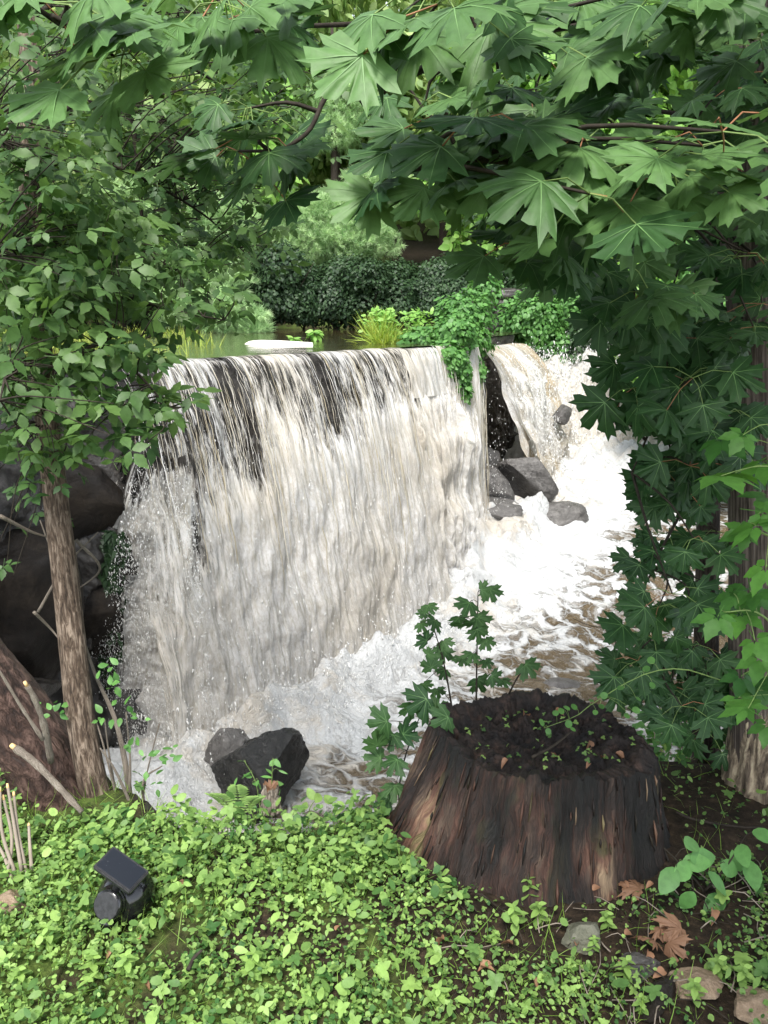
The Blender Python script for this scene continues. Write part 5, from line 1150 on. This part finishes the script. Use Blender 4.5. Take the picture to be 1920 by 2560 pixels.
bush("lip_bush", "bright green leafy bush draping over the lip beside the grass", [(at(1165, 785, 12.0), (.40, .3, .32), 1400), (at(1150, 850, 11.8), (.48, .3, .24), 1400), (at(1060, 845, 11.6), (.36, .25, .15), 800), (at(1110, 900, 11.0), (.30, .2, .24), 1300), (at(1180, 930, 11.6), (.18, .2, .22), 600), (at(1140, 830, 11.3), (.3, .25, .25), 900), (at(1215, 720, 12.6), (.24, .22, .30), 450)], 'bush', [(BROAD[0], BROAD[1]), (TOOTH[0], TOOTH[1])], (.05, .10), loc=at(1160, 880, 12.0))
bush("hanging_vine", "green vine hanging down the rock pillar beside the chute", [(at(1150, 930, 11.05), (.15, .14, .24), 600), (at(1165, 975, 11.05), (.07, .08, .14), 150), (at(1192, 1055, 11.6), (.06, .06, .12), 120)], 'bush', [(BROAD[0], BROAD[1])], (.045, .08), cat="vine", loc=at(1165, 880, 11.9))
bush("pool_weed", "pale weed sprig standing in the pool behind the white slab", [(at(785, 838, 12.6), (.09, .09, .09), 40), (at(735, 850, 12.6), (.06, .06, .05), 30)], 'bright', [(OVATE[0], OVATE[1])], (.07, .13), cat="weed", loc=at(780, 858, 12.6), shell=.9)
# bushes and stone wall right of the chute
wl = thing("stone_wall", at(1300, 900, 19.0), "dark mossy dry stone wall behind the muddy chute", "wall")
g = Geo()
for r_ in range(9):
    x = 2.2 + rng.uniform(-.2, .2)
    while x < 7.5:
        L = rng.uniform(.3, .6); V = I3[0].copy(); V = np.sign(V) * np.abs(V) ** .6; V *= (1 + .10 * fbm(V[:, 0] * 2 + x, V[:, 1] * 2, V[:, 2] * 2 + r_, 3))[:, None]; g.add(V * (L * .55, .28, .15) + (x + L / 2, 19.3 + .04 * (x - 2), .1 + r_ * .235), I3[1]); x += L
put(g.build("masonry", M['cliff']), wl)
B3 = [(BROAD[0], BROAD[1]), (TOOTH[0], TOOTH[1])]
bush("bush", "dense mid green bush hanging over the stone wall above the rapids", [(at(1330, 800, 18.6), (.75, .6, .6), 2600), (at(1400, 880, 18.5), (.55, .5, .55), 2200), (at(1450, 770, 18.9), (.7, .6, .6), 2200)], 'bush', B3, (.07, .14), loc=at(1390, 940, 18.9))
bush("bush", "darker bush with bare brown twigs above the rapids", [(at(1480, 850, 18.2), (.6, .6, .6), 2400), (at(1380, 720, 19.4), (.9, .6, .6), 2000), (at(1540, 920, 18.0), (.5, .5, .4), 1500)], 'hedge', B3, (.07, .14), loc=at(1480, 960, 18.3), tint=(.3, 1))
bush("bush", "light green feathery shrub behind the dark maple leaves", [(at(1620, 800, 15.5), (.6, .6, 1.0), 2400), (at(1690, 740, 15.5), (.5, .5, .8), 1800), (at(1640, 960, 15.0), (.6, .5, .6), 1500), (at(1590, 700, 16), (.4, .4, .6), 900)], 'bright', B3, (.08, .15), loc=at(1640, 1050, 15.2))
bush("bush", "green bush lining the far bank behind the two trunks", [(at(1800, 850, 13), (.9, .8, 1.2), 3000), (at(1880, 1000, 12), (.8, .8, .9), 2200), (at(1780, 650, 14), (.9, .8, 1.0), 2200)], 'bush', B3, (.07, .13), loc=at(1830, 1180, 12.6))
bush("bush", "small bush under the bank edge seen below the hanging maple leaves", [(at(1680, 1900, 3.3), (.22, .2, .22), 500), (at(1720, 1990, 3.1), (.18, .2, .18), 400)], 'bush', B3, (.03, .055), loc=at(1690, 2080, 3.2))
# shaded hedge along the far pool shore
hx = [(520, 20.8), (600, 20.4), (680, 20.2), (760, 20.2), (840, 20.3), (920, 20.4), (1000, 20.6), (1080, 20.6), (1160, 20.4), (1240, 20.6), (440, 21.2), (360, 21.4)]
LOWB = [(OVATE[0][:, :] * 1.0, OVATE[1])]
hproto = None
for i, (px, Y) in enumerate(hx):
    p = at(px, 830, Y); p[2] = 1.15
    if i % 4 == 0 and i < 12:
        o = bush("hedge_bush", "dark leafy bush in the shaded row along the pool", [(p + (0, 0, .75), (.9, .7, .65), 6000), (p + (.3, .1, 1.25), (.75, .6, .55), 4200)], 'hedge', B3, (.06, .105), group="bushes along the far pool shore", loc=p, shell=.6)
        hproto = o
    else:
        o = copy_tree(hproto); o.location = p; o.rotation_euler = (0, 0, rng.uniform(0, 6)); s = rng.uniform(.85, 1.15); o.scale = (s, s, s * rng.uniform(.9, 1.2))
# yellow green grass bank left of pool
g = Geo(); n = 7000; x = rng.uniform(-7.5, -1.0, n); y = rng.uniform(7.6, 19, n); k = (x < x_dam(y) - .6) & ((fbm(x * .7, y * .7, 3, 3) > -.05)) & (x < -1.4 - .28 * (y - 8)); x, y = x[k], y[k]; n = len(x)
scatter(g, [(BLADE[0] * (1.8, 1, 1), BLADE[1])], np.stack([x, y, np.full(n, POOL - .03)], 1), rng.normal(size=(n, 3)), rng.normal(size=(n, 3)) * .5 + (0, 0, 1), rng.uniform(.1, .3, n)); tag(g.build("pool_grass", M['goldgrass']), "flooded yellow green grass along the pool's near shore", "grass", kind="stuff")

# ------------------------------------------------------------------ pines and background trees
def needle_tuft():
    V = []; T = []
    for i in range(26):
        d = rng.normal(size=3); d[1] = abs(d[1]) + .5; d /= np.linalg.norm(d); s = np.cross(d, rng.normal(size=3)); s /= np.linalg.norm(s); b = len(V); V += [s * .028, -s * .028, d * rng.uniform(.7, 1.0)]; T.append((b, b + 1, b + 2))
    return np.array(V), np.array(T)
TUFT = [needle_tuft() for _ in range(4)]
def pine(name, label, base, boughs, size=(.16, .26), trunk_top=None, tint=(.1, 1), group=None):
    root = thing(name, base, label, "pine tree", group)
    g = Geo(); top = np.asarray(trunk_top); V, T = tube(spline([np.asarray(base) - (0, 0, .5), (np.asarray(base) + top) / 2, top], 20), np.linspace(.17, .04, 20), 10); g.add(V, T); put(g.build("trunk", M['trunkdark']), root)
    g = Geo(); gb = Geo()
    for c, r, n in boughs:
        c = np.asarray(c); d = rng.normal(size=(n, 3)); d /= np.linalg.norm(d, axis=1)[:, None]
        k = 1 + .45 * fbm(d[:, 0] * 2 + c[0], d[:, 1] * 2, d[:, 2] * 2 + c[2], 3)
        P = c + d * (k * (1 - .45 * rng.random(n) ** 1.5))[:, None] * np.asarray(r)
        scatter(g, TUFT, P, rng.normal(size=(n, 3)), d + (0, -.2, .35) + rng.normal(size=(n, 3)) * .35, rng.uniform(*size, n), 0, np.clip(rng.uniform(*tint, n) + .3 * fbm(P[:, 0] * 2, P[:, 1] * 2, P[:, 2] * 2, 2), 0, 1))
        a = np.array([base[0] + (top - base)[0] * .5, base[1], min(top[2], c[2] - .1)]); V, T = tube(spline([a, (a + c) / 2 + (0, 0, .1), c], 8), np.linspace(.05, .015, 8), 6); gb.add(V, T)
    put(gb.build("limbs", M['trunkdark']), root); put(g.build("foliage", M['pine']), root); return root
hz = lambda x, y: float(terrain(np.array(x), np.array(y)))
b = at(840, 700, 24.5)
pine("pine_tree", "pale green pine with soft needle pads above the shaded hedge", (b[0], b[1], hz(b[0], b[1])), [(at(840, 540, 23.5), (1.35, 1.0, .62), 1400), (at(800, 610, 23.2), (1.1, .9, .5), 900), (at(760, 560, 23.8), (.9, .8, .6), 700), (at(900, 600, 23.4), (1.1, .9, .5), 900), (at(850, 260, 25), (1.1, .9, .7), 900), (at(820, 330, 24.8), (.9, .9, .5), 600), (at(960, 480, 24.5), (1.2, 1, .8), 800), (at(880, 210, 25.4), (.8, .8, .5), 400)], trunk_top=at(830, 60, 25))
b = at(500, 760, 19.5)
pine("pine_tree", "low pine bough stretching over the pool behind the elder leaves", (b[0], b[1], hz(b[0], b[1])), [(at(560, 790, 18), (.9, .6, .30), 600), (at(480, 760, 18.2), (1.0, .7, .45), 700), (at(620, 825, 17.8), (.5, .35, .12), 220), (at(440, 650, 19), (1.3, .9, .7), 800), (at(380, 520, 20), (1.5, 1, .8), 800), (at(560, 560, 21), (1.2, 1, .6), 600), (at(520, 690, 19), (1.0, .8, .5), 500)], trunk_top=at(420, 250, 20))

def tree_proto(name, seed, h, cr, n, size, matname):
    root = bpy.data.objects.new(name, None); C.objects.link(root); root.empty_display_size = 1
    g = Geo(); V, T = tube(spline([(0, 0, -.6), (.1, 0, h * .35), (0, .1, h * .75)], 16), np.linspace(.20, .06, 16), 9); g.add(V, T)
    lum = []
    for i in range(11):
        a = rng.uniform(0, 6.28); z = h * rng.uniform(.25, .95); r = cr * (1.05 - .5 * abs(z / h - .5)) * rng.uniform(.3, .8); c = np.array([math.cos(a) * r, math.sin(a) * r, z]); lum.append(c)
        V, T = tube(spline([(0, 0, z * .7), (c + (0, 0, z * .7)) / 2, c], 7), np.linspace(.07, .02, 7), 5); g.add(V, T)
    g.build("trunk", M['trunkdark'], root); g = Geo()
    for c in lum: leafy_mass(g, c, np.array([cr * .48, cr * .48, h * .15]), n // 11, B3, *size, shell=.55, lump=.5)
    g.build("crown", M[matname], root); return root
protos = [tree_proto("forest_tree", 1, 9, 2.6, 5200, (.22, .38), 'forest'), tree_proto("forest_tree", 2, 12, 3.0, 5600, (.25, .42), 'forest'), tree_proto("forest_tree", 3, 7, 2.4, 4600, (.18, .32), 'bright')]
for q, p in enumerate(protos):
    pass
TL = [(-9, 17, 0), (-12, 21, 1), (-7, 22.5, 0), (-4.5, 25, 2), (-10, 26, 1), (-15, 18, 0), (-1.5, 28, 1), (2, 27, 0), (5, 25, 1), (8, 23, 0), (11, 20, 1), (8.5, 16, 2), (10.5, 13, 0), (4, 31, 1), (-5, 32, 1), (0, 34, 1), (-11, 33, 1), (8, 31, 1), (13, 27, 1), (-17, 26, 1), (14, 17, 1), (-14, 13, 0), (3.6, 23, 2), (6.3, 21.5, 2), (9, 10.5, 0)]
done = set()
for i, (x, y, k) in enumerate(TL):
    o = protos[k] if k not in done else copy_tree(protos[k]); done.add(k)
    s = rng.uniform(.85, 1.2); o.location = (x, y, hz(x, y)); o.rotation_euler = (0, 0, rng.uniform(0, 6)); o.scale = (s, s, s * rng.uniform(.9, 1.2))
    tag(o, ["mid green broadleaf tree in the woods beyond the pool", "tall broadleaf tree on the wooded slope behind the falls", "pale green young tree among the woods beyond the pool"][k], "tree", "trees in the woods beyond the pool")
# wooded hillside that closes the view
g = Geo(); n = 26000; x = rng.uniform(-45, 45, n); y = rng.uniform(37, 60, n); z = terrain(x, y) + rng.uniform(0, 1, n) * (9 + 3 * fbm(x * .2, y * .2, 1, 2))
scatter(g, [(BROAD[0], BROAD[1])], np.stack([x, y, z], 1), np.tile([0, -.6, .7], (n, 1)) + rng.normal(size=(n, 3)) * .4, rng.normal(size=(n, 3)), rng.uniform(.5, 1.1, n))
tag(g.build("forest", M['forest']), "far wooded slope closing the view behind the pines", "forest", kind="stuff")
